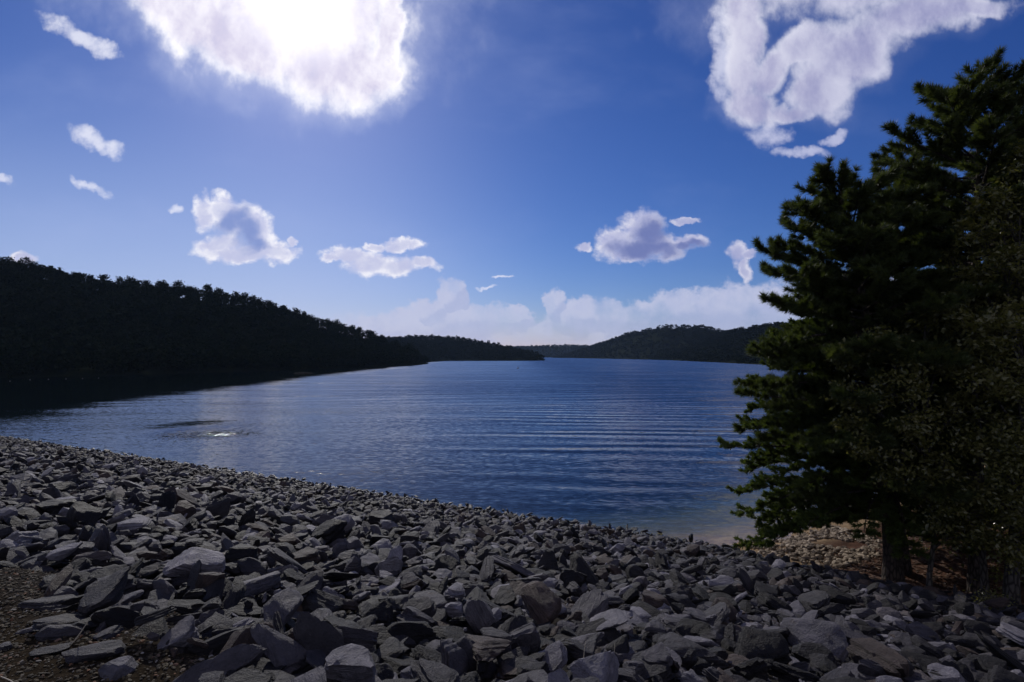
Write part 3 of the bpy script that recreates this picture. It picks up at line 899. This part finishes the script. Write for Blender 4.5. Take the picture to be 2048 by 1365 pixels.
def build_pine(label, base, height, rad, lean, seed, prof, mat=None, r0=0.18, z0=0.22, nl=56, reach=None, dens=1.0, blade=(0.19, 0.016, 38), droop=-0.12, group=None, name='pine_tree', cat='pine tree', extra=()):
    """trunk with whorled limbs; prof(t) gives the limb length at height fraction t; reach(az, t) scales by direction"""
    rng = np.random.default_rng(seed)
    root = empty(name, base)
    tag(root, label, cat, group)
    tr = MB()
    n = 14
    tt = np.linspace(0, 1, n)
    P = np.stack([lean[0]*tt**1.3+0.05*np.sin(tt*7+seed), lean[1]*tt**1.3+0.05*np.cos(tt*6+seed), tt*height-0.15*(tt == 0)], 1)
    rad_t = r0*(1-tt)**0.8+0.012; rad_t[0] *= 1.35
    tr.tube(P, rad_t, 12)
    C = []; D = []
    def limb(p0, d0, L, r, bend):
        Q, _ = curve(p0, d0, L, 7, bend, rng, 0.07)
        tr.tube(Q, np.linspace(r, 0.006, 8), 5, cap=False)
        nb = max(5, int(L*8.4*dens))
        q = np.clip(0.18+0.82*(np.arange(nb)+rng.random(nb))/nb, 0, 0.999)
        x = q*7; i = x.astype(int); f = (x-i)[:, None]
        p = Q[i]*(1-f)+Q[i+1]*f; d = norm(Q[i+1]-Q[i])
        az = rng.choice([-1, 1], nb)*rng.uniform(0.4, 1.25, nb)
        c, s_ = np.cos(az), np.sin(az)
        dd = norm(np.stack([d[:, 0]*c-d[:, 1]*s_, d[:, 0]*s_+d[:, 1]*c, d[:, 2]*0.5+rng.uniform(-0.20, 0.34, nb)], 1))
        bl = rng.uniform(0.26, 0.60, nb)*min(1.0, 0.45+L*0.28)*(1.15-0.45*q)
        upb = np.array([0, 0, 1.0])*(bl*rng.uniform(0.05, 0.28, nb))[:, None]
        e = p+dd*bl[:, None]+upb
        m = p+dd*bl[:, None]*0.5+upb*0.3
        # twigs: thin three-sided blades
        sd_ = norm(np.cross(dd, rand_dirs(nb, rng)))*0.008
        V = np.stack([p-sd_, p+sd_, m+sd_*0.6, m-sd_*0.6, e], 1).reshape(-1, 3)
        k = np.arange(nb)[:, None]*5
        tr.add(V, np.concatenate([k+np.array([[0, 1, 2]]), k+np.array([[0, 2, 3]]), k+np.array([[3, 2, 4]])]))
        nt_ = 6
        for j in range(nt_):
            w = (0.22+0.78*(j+rng.random(nb))/nt_)
            w = np.where(bl < 0.26, np.where(j % 2 == 0, w, np.nan), w)
            ok = ~np.isnan(w)
            ww = w[ok][:, None]
            C.append(p[ok]+dd[ok]*bl[ok][:, None]*ww+upb[ok]*ww**2); D.append(norm(dd[ok]+upb[ok]*ww*2/(bl[ok][:, None])))
        C.append(e); D.append(norm(dd+np.array([0, 0, 0.4])))
        C.append(Q[5:]); D.append(np.repeat(norm(Q[-1:]-Q[-2:-1]), len(Q[5:]), 0))
    for i in range(nl):
        t = z0+(1-z0)*((i+rng.random()*0.9)/nl)**0.9
        t = min(t, 0.985)
        p, d = along(P, t)
        az = i*2.39996+rng.uniform(-0.4, 0.4)
        L = rad*prof((t-z0)/(1-z0))*rng.uniform(0.72, 1.12)
        if reach: L *= reach(az, t)
        if L < 0.15: continue
        up = 0.04+0.52*((t-z0)/(1-z0))**2.4+rng.uniform(-0.10, 0.14)
        limb(p, (math.cos(az), math.sin(az), up), L, 0.014+0.012*L, droop+0.10*t)
    for (t, az, L, up, bend) in extra:
        p, d = along(P, t)
        limb(p, (math.cos(az), math.sin(az), up), L, 0.02+0.012*L, bend)
    C.append(P[-1]+rng.normal(0, 0.06, (8, 3))); D.append(np.tile([0, 0, 1.0], (8, 1)))
    C = np.concatenate(C); D = norm(np.concatenate(D))
    obj('trunk', tr.mesh('trunk', True), M_BARK, root)
    cr = MB(); cr.add(*needles(C, D, blade[0], blade[1], blade[2], 0.85, rng))
    obj('crown', cr.mesh('crown'), mat or M_PINE, root)
    print(label[:30], 'tufts', len(C))
    return root

def pbase(px, y):
    x = (px-HX)/F*y
    return (x, y, gz(x, y)-0.02)
def ptop(px, py, y): return ((px-HX)/F*y, EYE+(HY-py)/F*y)

# photo-derived pines: trunk foot, top
def pine_at(label, foot, y, top, seed, **kw):
    b = pbase(foot, y)
    tx, tz = ptop(top[0], top[1], y)
    return build_pine(label, b, tz-b[2], lean=(tx-b[0], kw.pop('leany', 0.2)), seed=seed, **kw)

west = lambda az, t: 1.0+0.22*max(0.0, -math.cos(az))
pine_at('tallest pine, its pointed dark crown rising above all the others', 1950, 13.6, (1968, 186), 3, rad=2.75, r0=0.15, z0=0.30, nl=112,
        prof=lambda t: (0.55+0.85*t*(1.25-t)) if t < 0.55 else max(0.42, 1.04-1.0*(t-0.45)**1.5*1.6), dens=1.35)
pine_at('leaning pine with thick pale-edged trunk standing at the rocks', 1792, 13.9, (1698, 392), 5, rad=2.3, r0=0.19, z0=0.28, nl=112, leany=0.1,
        prof=lambda t: max(0.52, 1.08-0.66*t**2.4), reach=west, dens=1.3,
        extra=((0.24, 3.05, 2.2, 0.0, -0.25), (0.37, 3.25, 2.9, 0.04, -0.12), (0.41, 2.95, 3.2, 0.05, -0.12), (0.46, 3.2, 3.2, 0.05, -0.08), (0.51, 3.0, 2.9, 0.06, -0.05), (0.57, 3.3, 2.6, 0.08, -0.05), (0.63, 3.0, 2.3, 0.10, 0), (0.70, 3.2, 2.0, 0.14, 0), (0.77, 3.05, 1.7, 0.2, 0.05)))
build_pine('drooping bright green cedar reaching over the water beside the beach', pbase(1806, 14.9), 7.6, 2.3, (-1.4, 0.2), 8, lambda t: max(0.16, 1.12-0.85*t), mat=M_CEDAR, r0=0.13, z0=0.16, nl=110,
           reach=lambda az, t: 1.0+0.60*max(0.0, -math.cos(az)), dens=1.5, blade=(0.13, 0.026, 24), droop=-0.42, name='cedar_tree', cat='cedar tree',
           extra=((0.20, 3.2, 3.7, 0.10, -0.5), (0.30, 3.0, 3.9, 0.12, -0.4), (0.26, 3.4, 3.5, 0.0, -0.35), (0.42, 3.1, 4.0, 0.1, -0.3), (0.37, 3.3, 3.8, 0.1, -0.35), (0.52, 3.2, 3.4, 0.15, -0.3), (0.60, 3.0, 3.0, 0.2, -0.2), (0.23, 3.3, 3.2, 0.05, -0.45), (0.28, 2.9, 3.3, 0.1, -0.4), (0.34, 3.5, 3.2, 0.1, -0.35), (0.45, 2.9, 3.3, 0.12, -0.3), (0.48, 3.3, 3.5, 0.15, -0.3), (0.56, 3.1, 3.1, 0.2, -0.25), (0.66, 3.2, 2.7, 0.25, -0.2), (0.72, 3.0, 2.4, 0.3, -0.2)))
pine_at('dense pine cut by the photo edge, beside the tallest crown', 2110, 14.8, (2090, 270), 21, rad=2.5, r0=0.15, z0=0.25, nl=62, prof=lambda t: max(0.2, 0.9-0.6*t*t), dens=1.0)
pine_at('slimmer pine filling the gap behind the leaning pine', 1850, 16.8, (1815, 330), 33, rad=2.6, r0=0.14, z0=0.10, nl=100, prof=lambda t: max(0.2, 1.0-0.7*t*t), dens=0.95)
pine_at('bushy pine further back on the shore behind the oak leaves', 1990, 20.0, (1975, 330), 41, rad=2.9, r0=0.15, z0=0.06, nl=62, prof=lambda t: max(0.2, 1.0-0.6*t*t), dens=0.9, blade=(0.22, 0.04, 22))
pine_at('low pine closing the shore between trunk and oak', 1890, 22.5, (1880, 560), 47, rad=3.0, r0=0.13, z0=0.03, nl=50, prof=lambda t: max(0.25, 1.0-0.6*t*t), dens=0.85, blade=(0.22, 0.045, 20))

def build_oak(label, base, height, lean, seed, clumps, r0=0.12, nleaf=62, size=0.108, group=None, name='oak_tree', cat='oak tree', bark=None):
    """clumps: (x,y,z,r) leaf masses relative to the base; limbs run to each"""
    rng = np.random.default_rng(seed)
    root = empty(name, base); tag(root, label, cat, group)
    tr = MB()
    tt = np.linspace(0, 1, 10)
    P = np.stack([lean[0]*tt+0.06*np.sin(tt*8+seed), lean[1]*tt+0.06*np.cos(tt*7), tt*height-0.1*(tt == 0)], 1)
    rad_t = r0*(1-0.85*tt); rad_t[0] *= 1.3
    tr.tube(P, rad_t, 10)
    C = []
    for (x, y, z, r) in clumps:
        c = np.array([x, y, z])
        t = np.clip((z-0.35*r)/height*0.75, 0.22, 0.97)
        p, _ = along(P, t)
        mid = (p+c)/2+np.array([0, 0, 0.2])
        Q = np.array([(1-s)**2*p+2*s*(1-s)*mid+s*s*c for s in np.linspace(0, 1, 7)])
        tr.tube(Q, np.linspace(0.02+0.012*r+0.012, 0.008, 7), 6, cap=False)
        ns = max(7, int(20*r*r+11*r))
        for k in range(ns):
            d = rand_dirs(1, rng)[0]; d[2] = d[2]*0.75
            e = c+d*r*rng.uniform(0.35, 1.0)
            s, _ = along(Q, rng.uniform(0.55, 1.0))
            tr.tube(np.array([s, (s+e)/2+rng.normal(0, 0.05, 3), e]), [0.008, 0.006, 0.003], 3, cap=False)
            m = nleaf
            C.append(e+rng.normal(0, 1, (m, 3))*np.array([0.13, 0.13, 0.075]))
    C = np.concatenate(C)
    obj('trunk', tr.mesh('trunk', True), bark or M_BARK2, root)
    b = MB(); b.add(*leaves(C, size, rng, flat=0.35))
    obj('crown', b.mesh('crown'), M_OAK, root)
    return root

def clump(bx, by, bz, px, py, y, r):
    x, z = ptop(px, py, y)
    return (x-bx, y-by, z-bz, r)
b1 = pbase(1868, 12.6)
build_oak('young oak with glinting leaves between leaning trunk and dark oaks', b1, 3.9, (-0.2, 0), 61,
          [clump(*b1, px, py, y, r) for px, py, y, r in ((1760, 690, 12.5, .55), (1720, 800, 12.3, .6), (1800, 760, 12.0, .6), (1750, 900, 12.1, .55), (1830, 850, 11.9, .55), (1880, 720, 12.2, .6), (1850, 640, 12.8, .5), (1810, 960, 12.0, .45), (1890, 930, 11.8, .5), (1880, 1040, 12.2, .35), (1850, 985, 12.2, .3), (1700, 720, 12.8, .45), (1920, 820, 11.9, .5), (1900, 1010, 11.9, .45), (1925, 1075, 12.0, .35), (1700, 850, 12.6, .4))], r0=0.06)
b2 = pbase(2032, 11.9)
build_oak('large oak with leafy boughs hanging along the photo edge', b2, 8.0, (0.3, 0.2), 67,
          [clump(*b2, px, py, y, r) for px, py, y, r in ((1985, 680, 11.5, .65), (2040, 640, 11.2, .7), (1960, 760, 11.4, .6), (2030, 760, 11.0, .7), (2000, 870, 11.2, .6), (2045, 950, 11.0, .6), (1960, 900, 11.5, .5), (2010, 1010, 11.3, .5), (1975, 990, 11.6, .4), (2040, 1050, 11.2, .4), (2000, 520, 11.8, .6), (2040, 430, 11.8, .65), (1990, 400, 12.2, .55), (2050, 330, 12.2, .6), (1960, 460, 12.2, .5), (2100, 560, 11.5, .8), (2110, 760, 11, .8), (2120, 420, 12, .8), (2110, 920, 11, .8), (1990, 1085, 11.4, .35), (2035, 1105, 11.0, .4), (1950, 1060, 11.8, .4), (2080, 1060, 11.0, .6), (1930, 640, 12.0, .5), (1955, 560, 12.2, .5))], r0=0.13)
b3 = pbase(1972, 12.4)
build_oak('thin dark oak standing between the young oak and the large one', b3, 5.2, (-0.15, 0.1), 71,
          [clump(*b3, px, py, y, r) for px, py, y, r in ((1930, 560, 12.6, .5), (1900, 640, 12.7, .5), (1950, 620, 12.4, .5), (1925, 720, 12.8, .5), (1900, 500, 13.0, .45), (1975, 560, 12.6, .5))], r0=0.075)
b4 = pbase(1985, 10.8)
build_oak('small grey-leaved shrub growing at the edge of the rocks', b4, 0.3, (0.02, 0), 73,
          [(-0.12, 0, 0.22, .16), (0.13, 0.02, 0.25, .17), (0.0, -0.1, 0.32, .15)], r0=0.012, nleaf=26, size=0.05, name='shrub', cat='shrub')

# leaf litter under the trees
LC = []
for _ in range(30000):
    x = rr.uniform(7.2, 17); y = rr.uniform(9, 21)
    px = HX+F*x/y
    if px > 2200: continue
    sd = float(sdist(SHORE_R[0], np.array([x]), np.array([y]))[0])
    if sd < 0.25 or (y > 15.8 and sd < 2.4): continue
    LC.append((x, y, 0))
LC = np.array(LC); LC[:, 2] = ground_h(LC[:, 0], LC[:, 1])+0.012
b = MB(); b.add(*leaves(LC, 0.11, RNG, flat=0.8))
o = obj('leaf_litter', b.mesh('leaf_litter'), mat_stones('dead_leaves', [(0, (0.05, 0.03, 0.02)), (0.5, (0.13, 0.07, 0.045)), (0.85, (0.19, 0.11, 0.075)), (1, (0.24, 0.18, 0.13))], 0.7))
tag(o, 'reddish brown fallen leaves on the ground under the pines', 'leaf litter', kind='stuff')

# dark brush between and beyond the trunks
UC = []
for _ in range(640):
    x = rr.uniform(9.8, 30); y = rr.uniform(13.5, 32)
    px = HX+F*x/y
    sd = float(sdist(SHORE_R[0], np.array([x]), np.array([y]))[0])
    if sd < 3.0 or not 1835 < px < 2350 or (px < 1890 and y < 16): continue
    h = rr.uniform(0.4, 1.7)*(0.6 if y < 16 else 1)
    c = np.array([x, y, gz(x, y)+h*0.45])
    UC.append(c+RNG.normal(0, 1, (210, 3))*np.array([0.42, 0.42, h*0.33]))
UC = np.concatenate(UC)
b = MB(); b.add(*leaves(UC, 0.12, RNG, flat=0.3))
o = obj('undergrowth', b.mesh('undergrowth'), M_OAK)
tag(o, 'dark tangled brush filling the shade behind the tree trunks', 'undergrowth', kind='stuff')

# ================================================================== FAR WOODS
def far_tree(seed, nclump, ncard, size, conic=False):
    rng = np.random.default_rng(seed)
    C = []
    for i in range(nclump):
        t = (i+0.5)/nclump
        z = 0.42+0.53*t
        rr_ = 0.30*(1.0-0.75*max(0, t-0.35)/0.65)
        a = i*2.4+rng.uniform(0, 1)
        c = np.array([math.cos(a)*rr_*rng.uniform(.2, 1), math.sin(a)*rr_*rng.uniform(.2, 1), z])
        C.append(c+np.clip(rng.normal(0, 1, (ncard, 3)), -1.7, 1.7)*np.array([0.085, 0.085, 0.055]))
    C = np.concatenate(C)
    n = len(C)
    a = rand_dirs(n, rng); b_ = norm(np.cross(a, rand_dirs(n, rng)))
    s = size*rng.uniform(.6, 1.3, (n, 1))
    v = np.stack([C-a*s, C+a*s*.6+b_*s*.8, C+a*s*.5-b_*s*.8], 1).reshape(-1, 3)
    return v, np.arange(n*3).reshape(-1, 3)

def wood(name, label, hill, region, spacing, protos, hmin, hmax, keep=None, sink=0.35, wide=1.0, mat=None):
    rng = np.random.default_rng(len(name)*7+int(spacing*10))
    x0, x1, y0, y1 = region
    nx = int((x1-x0)/spacing); ny = int((y1-y0)/spacing)
    X, Y = np.meshgrid(np.arange(nx), np.arange(ny))
    X = x0+(X.ravel()+rng.uniform(0, 1, X.size))*spacing; Y = y0+(Y.ravel()+rng.uniform(0, 1, Y.size))*spacing
    sd = sdist(hill[0], X, Y); u = X/Y
    m = (sd > 1.0) & (u > -1.25) & ((u < 1.1) | ((Y < 75) & (u < 3.2)))
    if keep is not None: m &= keep(X, Y)
    X, Y = X[m], Y[m]
    Z = ground_h(X, Y)
    mbl = MB()
    print(name, len(X))
    for i in range(len(X)):
        v, f = protos[int(rng.integers(len(protos)))]
        h = rng.uniform(hmin, hmax); a = rng.uniform(0, 6.28); w = wide*h*rng.uniform(0.85, 1.2)
        c, s = math.cos(a), math.sin(a)
        vv = np.stack([(v[:, 0]*c-v[:, 1]*s)*w, (v[:, 0]*s+v[:, 1]*c)*w, v[:, 2]*h], 1)+np.array([X[i], Y[i], Z[i]-sink*h*rng.uniform(0.3, 1.0)])
        mbl.add(vv, f)
    o = obj(name, mbl.mesh(name), mat or M_FAR)
    tag(o, label, 'woods', kind='stuff')

TP_L = [far_tree(200+i, 9, 26, 0.055) for i in range(6)]
TP_M = [far_tree(300+i, 7, 11, 0.09) for i in range(5)]
TP_F = [far_tree(400+i, 5, 6, 0.14) for i in range(4)]
def ridge_front(hill, margin):
    def k(X, Y):
        P = np.asarray(hill[1]); P = P[(P[:, 1] > 300) | (P[:, 0] < 0)]; P = P[P[:, 1] > 100]
        yr = np.interp(X/Y, P[:, 0]/P[:, 1], P[:, 1])
        return (Y < yr+margin)
    return k
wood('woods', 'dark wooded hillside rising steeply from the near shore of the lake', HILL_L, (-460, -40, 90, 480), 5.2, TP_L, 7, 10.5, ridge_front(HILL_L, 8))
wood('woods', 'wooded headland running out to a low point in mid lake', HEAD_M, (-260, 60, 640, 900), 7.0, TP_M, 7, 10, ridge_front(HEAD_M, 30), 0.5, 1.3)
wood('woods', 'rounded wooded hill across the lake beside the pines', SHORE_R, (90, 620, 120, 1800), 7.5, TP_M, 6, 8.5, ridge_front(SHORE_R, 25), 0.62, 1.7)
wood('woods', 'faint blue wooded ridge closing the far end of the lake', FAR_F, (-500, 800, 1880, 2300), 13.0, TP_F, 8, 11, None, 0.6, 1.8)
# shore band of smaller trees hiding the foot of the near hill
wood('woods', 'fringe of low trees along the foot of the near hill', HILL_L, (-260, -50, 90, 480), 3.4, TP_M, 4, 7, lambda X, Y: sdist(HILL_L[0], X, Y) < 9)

# the wood goes on along the shore past the big trees
TP_N = [far_tree(600+i, 14, 230, 0.0105) for i in range(5)]
wood('woods', 'shadowy wood continuing along the shore behind the large pines', SHORE_R, (13, 75, 4, 70), 2.9, TP_N, 8, 13,
     lambda X, Y: (sdist(SHORE_R[0], X, Y) > 4.5) & ((HX+F*X/Y > 1985) & (Y > 15.5) | (HX+F*X/Y > 2120)) & (X-Y < 40), 0.25, 1.0, M_PINE)

# the skyline trees of the near hill stand clear of each other: things
LSKY = []
P = np.asarray(HILL_L[1])
px = 8
ri = random.Random(77)
while px < 800:
    LSKY.append(px); px += ri.uniform(20, 38) if px < 640 else ri.uniform(22, 34)
SK = []
for i in range(5):
    b = MB(); v, f = far_tree(500+i, 13, 60, 0.036); b.add(v, f)
    t = MB(); t.tube([(0, 0, -0.1), (0.01, 0, 0.45), (0.0, 0.01, 0.9)], [0.02, 0.014, 0.004], 6)
    SK.append((b.mesh('crown'), t.mesh('trunk', True)))
ORDW = 'first second third fourth fifth sixth seventh eighth ninth tenth eleventh twelfth thirteenth fourteenth fifteenth sixteenth seventeenth eighteenth nineteenth twentieth'.split()
def ordw(n):
    if n < 20: return ORDW[n]
    tens = ['twenty', 'thirty', 'forty', 'fifty'][(n+1)//10-2]
    r = (n+1) % 10
    return tens+'-'+ORDW[r-1] if r else {20: 'twentieth', 30: 'thirtieth', 40: 'fortieth', 50: 'fiftieth'}[n+1]
for i, px in enumerate(LSKY):
    u = (px-HX)/F
    yr = float(np.interp(u, P[:, 0]/P[:, 1], P[:, 1]))
    y = yr+ri.uniform(-3, 3); x = u*y
    h = ri.uniform(8.0, 11.5) if 180 < px < 560 else ri.uniform(6.5, 9.0)
    e = empty('pine_tree', (x, y, gz(x, y)-1.5), ri.uniform(0, 6.28))
    k = ri.randrange(5)
    wd = h*ri.uniform(0.9, 1.25)
    e.scale = (wd, wd, h)
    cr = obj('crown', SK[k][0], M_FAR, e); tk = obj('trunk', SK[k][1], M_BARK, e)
    tall = 'tall' if h > 10 else 'middling' if h > 8 else 'short'
    wide = 'broad' if wd/h > 1.1 else 'slim'
    tag(e, f'{tall} {wide} pine on the near hill skyline, {ordw(i)} down the ridge from its high end', 'pine tree', 'pines along the skyline of the near hill')

# ================================================================== BOATS, BUOYS, SMALL THINGS
M_WHITE = mat_plain('white_paint', (0.8, 0.8, 0.8), 0.35, 0.08)
M_GREY = mat_plain('shaded_float', (0.13, 0.13, 0.13), 0.6)  # pale floats painted darker: the shade they lie in is in this grey
M_DARK = mat_plain('dark_rubber', (0.03, 0.03, 0.035), 0.5)
M_GLASS = mat_plain('dark_glass', (0.02, 0.03, 0.04), 0.1)
M_FOAM = mat_plain('foam', (0.85, 0.87, 0.9), 0.8, 0.1, 3.0)
M_WET = mat_plain('waterlogged_wood', (0.02, 0.016, 0.014), 0.8, spec=0.1)
M_GREEN = mat_plain('green_plastic', (0.06, 0.5, 0.10), 0.22, 0.1, spec=0.6)
M_RED = mat_plain('red_plastic', (0.35, 0.03, 0.05), 0.4, 0.1)
M_STRAW = mat_plain('dry_straw', (0.48, 0.42, 0.33), 0.7, 0.2)

def motorboat(label, px, py, rz, wake_dir):
    y = EYE*F/(py-HY); x = (px-HX)/F*y
    e = empty('motorboat', (x, y, 0), rz)
    tag(e, label, 'boat', 'white motorboats below the headland')
    # hull: stations along x
    b = MB(); st = []
    for t in np.linspace(-1, 1, 9):
        w = 1.15*math.sqrt(max(0.0, 1-max(0, t)**2.4))*(0.92 if t < -0.9 else 1); k = 0.9+0.35*max(0, t)**2
        lx = 3.2*t+(0.35 if t == 1 else 0)
        st.append([(lx, -w, k), (lx, -w*0.82, 0.1), (lx, 0, -0.35+0.3*max(0, t)), (lx, w*0.82, 0.1), (lx, w, k), (lx, 0, k-0.02)])
    v = np.array(st).reshape(-1, 3)
    f = [(i*6+j, i*6+(j+1) % 6, (i+1)*6+(j+1) % 6, (i+1)*6+j) for i in range(8) for j in range(6)]
    b.add(v, f); b.add(v[:6], [(0, 1, 2, 5)]); b.add(v[:6], [(2, 3, 4, 5)])
    obj('hull', b.mesh('hull'), M_WHITE, e)
    c = MB(); c.add([(0.2, -.8, .9), (0.2, .8, .9), (1.3, .55, .9), (1.3, -.55, .9), (0.0, -.7, 1.55), (0.0, .7, 1.55), (0.55, .5, 1.5), (0.55, -.5, 1.5)],
                    [(0, 1, 5, 4), (1, 2, 6, 5), (2, 3, 7, 6), (3, 0, 4, 7), (4, 5, 6, 7)])
    obj('windshield', c.mesh('windshield'), M_GLASS, e)
    g = MB(); g.box((-3.35, 0, 0.75), (0.45, 0.5, 0.9)); g.box((-3.3, 0, 0.0), (0.22, 0.16, 0.8))
    obj('outboard_motor', g.mesh('outboard_motor'), M_DARK, e)
    wv = MB(); rng = np.random.default_rng(int(px))
    for k in range(150):
        t = rng.random()**0.7; side = rng.choice([-1, 1])
        p = np.array([-3.4-22*t, side*(0.5+3.2*t)*rng.uniform(0.6, 1.1), 0.02])
        sz = rng.uniform(0.15, 0.55)*(1-0.6*t)
        wv.add(ICO[1][0]*np.array([sz*2.2, sz, sz*0.55])+p, ICO[1][1])
    w = obj('wake', wv.mesh('wake', True), M_FOAM)
    w.location = (x, y, 0); w.rotation_euler = (0, 0, rz)
    tag(w, 'strip of white foam churned up behind '+wake_dir, 'wake', kind='stuff')
motorboat('white motorboat with foam wake just off the near hill tip', 890, 721.3, 0.15, 'the boat off the near hill tip')
motorboat('white motorboat crossing under the middle of the headland', 1003, 720.6, math.pi-0.1, 'the boat under the headland')

def buoy(label, px, py, r, mat, group=None):
    y = EYE*F/(py-HY); x = (px-HX)/F*y
    e = empty('buoy', (x, y, 0)); tag(e, label, 'buoy', group)
    b = MB(); b.lathe([(0.0, -r*.8), (r*.6, -r*.6), (r, 0), (r*.92, r*.4), (r*.5, r*.85), (r*.22, r), (r*.2, r*1.5), (0, r*1.55)], 14)
    obj('float', b.mesh('float', True), mat, e)
    t = MB(); a = np.linspace(0, 2*np.pi, 13); t.tube(np.stack([np.cos(a)*r*.22, 0*a, np.sin(a)*r*.22+r*1.7], 1), np.full(13, r*.06), 5, cap=False)
    obj('lifting_ring', t.mesh('lifting_ring', True), M_DARK, e)
buoy('lone dark buoy floating in the open middle of the lake', 1036, 737.5, 0.45, M_DARK)
for i, (px, py, nm) in enumerate(((20, 763.0, 'first'), (60, 760.5, 'second'), (97, 759.5, 'third'), (132, 758.5, 'fourth'), (165, 758, 'fifth'), (197, 757, 'sixth'))):
    buoy(f'pale round float in the row under the near hill, {nm} from the photo edge', px, py, 0.13, M_GREY, 'row of pale floats under the near hill')

# driftwood log lying in the shallows by the near hill
p = hit(608, 747.5)
e = empty('driftwood_log', (p.x+0.3, p.y-1.5, 0.0), 0.12); tag(e, 'low dark log lying in the water off the near hill', 'log')
b = MB(); b.tube([(-3, 0, 0.0), (-1.5, .1, .08), (0.2, 0, .1), (1.8, -.1, .08), (2.9, .05, .05)], [0.2, 0.26, 0.26, 0.22, 0.12], 10)
obj('stem', b.mesh('stem', True), M_WET, e)
b = MB(); b.tube([(-0.9, 0, .2), (-1.1, .1, .6), (-1.5, .2, .85)], [0.1, .07, .03], 6); b.tube([(0.8, 0, .2), (1.0, -.2, .55)], [0.08, .03], 6)
obj('branch_stub', b.mesh('branch_stub', True), M_WET, e)

# green bottle at the beach, red bucket among the leaves
x = (1621-HX)/F*20.6
e = empty('bottle', (x, 20.6, max(gz(x, 20.6), 0)+0.045), 0.15); e.rotation_euler = (R(90), 0, R(82)); tag(e, 'bright green bottle lying at the water edge of the beach', 'bottle')
b = MB(); b.lathe([(0, 0), (.045, 0), (.05, .02), (.05, .22), (.04, .27), (.018, .32), (.016, .37)], 14); obj('body', b.mesh('body', True), M_GREEN, e)
b = MB(); b.lathe([(.019, .365), (.019, .40), (0, .40)], 12); obj('cap', b.mesh('cap', True), M_WHITE, e)
x = (1803-HX)/F*19.0
e = empty('bucket', (x, 19.0, gz(x, 19.0))); tag(e, 'small red bucket glimpsed between the leaves beyond the pines', 'bucket')
b = MB(); b.lathe([(0, 0), (.10, 0), (.14, .26), (.15, .27), (.13, .26), (.09, .02), (0, .02)], 16); obj('body', b.mesh('body', True), M_RED, e)
b = MB(); a = np.linspace(0, np.pi, 10); b.tube(np.stack([np.cos(a)*.145, 0*a, .26+np.sin(a)*.12], 1), np.full(10, .006), 5); obj('handle', b.mesh('handle', True), M_DARK, e)

# dry grass stalks among the rocks
def stalk(label, px, py, h, blades, seed):
    p = hit(px, py); rng = np.random.default_rng(seed)
    p = p*0.985+Vector((0, 0, EYE*0.015))      # just in front of the rock it grows beside
    e = empty('dry_grass', (p.x, p.y, p.z)); tag(e, label, 'dry grass')
    for (dx, dz, L, bend) in blades:
        b = MB(); Q, _ = curve((0, 0, -0.05), (dx, rng.uniform(-.2, .2), dz), L, 8, bend, rng, 0.03)
        b.tube(Q, np.linspace(0.0055, 0.002, 9), 5); obj('stem', b.mesh('stem', True), M_STRAW, e)
stalk('single upright straw stem beside a square pale rock', 1163, 1345, 0.25, ((0.05, 1, 0.30, 0.0),), 1)
stalk('tuft of bent pale straws arching over the rocks', 1225, 1338, 0.3, ((-0.9, .8, 0.36, -0.8), (-0.5, .9, 0.30, -0.9), (0.15, 1, 0.26, 0.1), (.5, .8, .3, -1.0)), 2)
stalk('straight dry twig leaning on a rock by the gravel', 140, 1280, 0.3, ((.75, .8, 0.34, 0.0),), 3)
stalk('short broken straw lying at the corner of the gravel', 50, 1362, 0.2, ((-.9, .35, 0.2, -.2),), 4)

# ================================================================== AIR
hz = MB(); hz.box((0, 1500, 45.0), (7160, 4400, 110.0))
m, nt, out = new_mat('haze_air')
pv = nt.nodes.new('ShaderNodeVolumePrincipled')
pv.inputs['Color'].default_value = (0.42, 0.62, 1.0, 1); pv.inputs['Density'].default_value = 0.00005; pv.inputs['Anisotropy'].default_value = 0.2
nt.links.new(pv.outputs[0], out.inputs['Volume'])
o = obj('haze', hz.mesh('haze'), m); tag(o, kind='stuff')
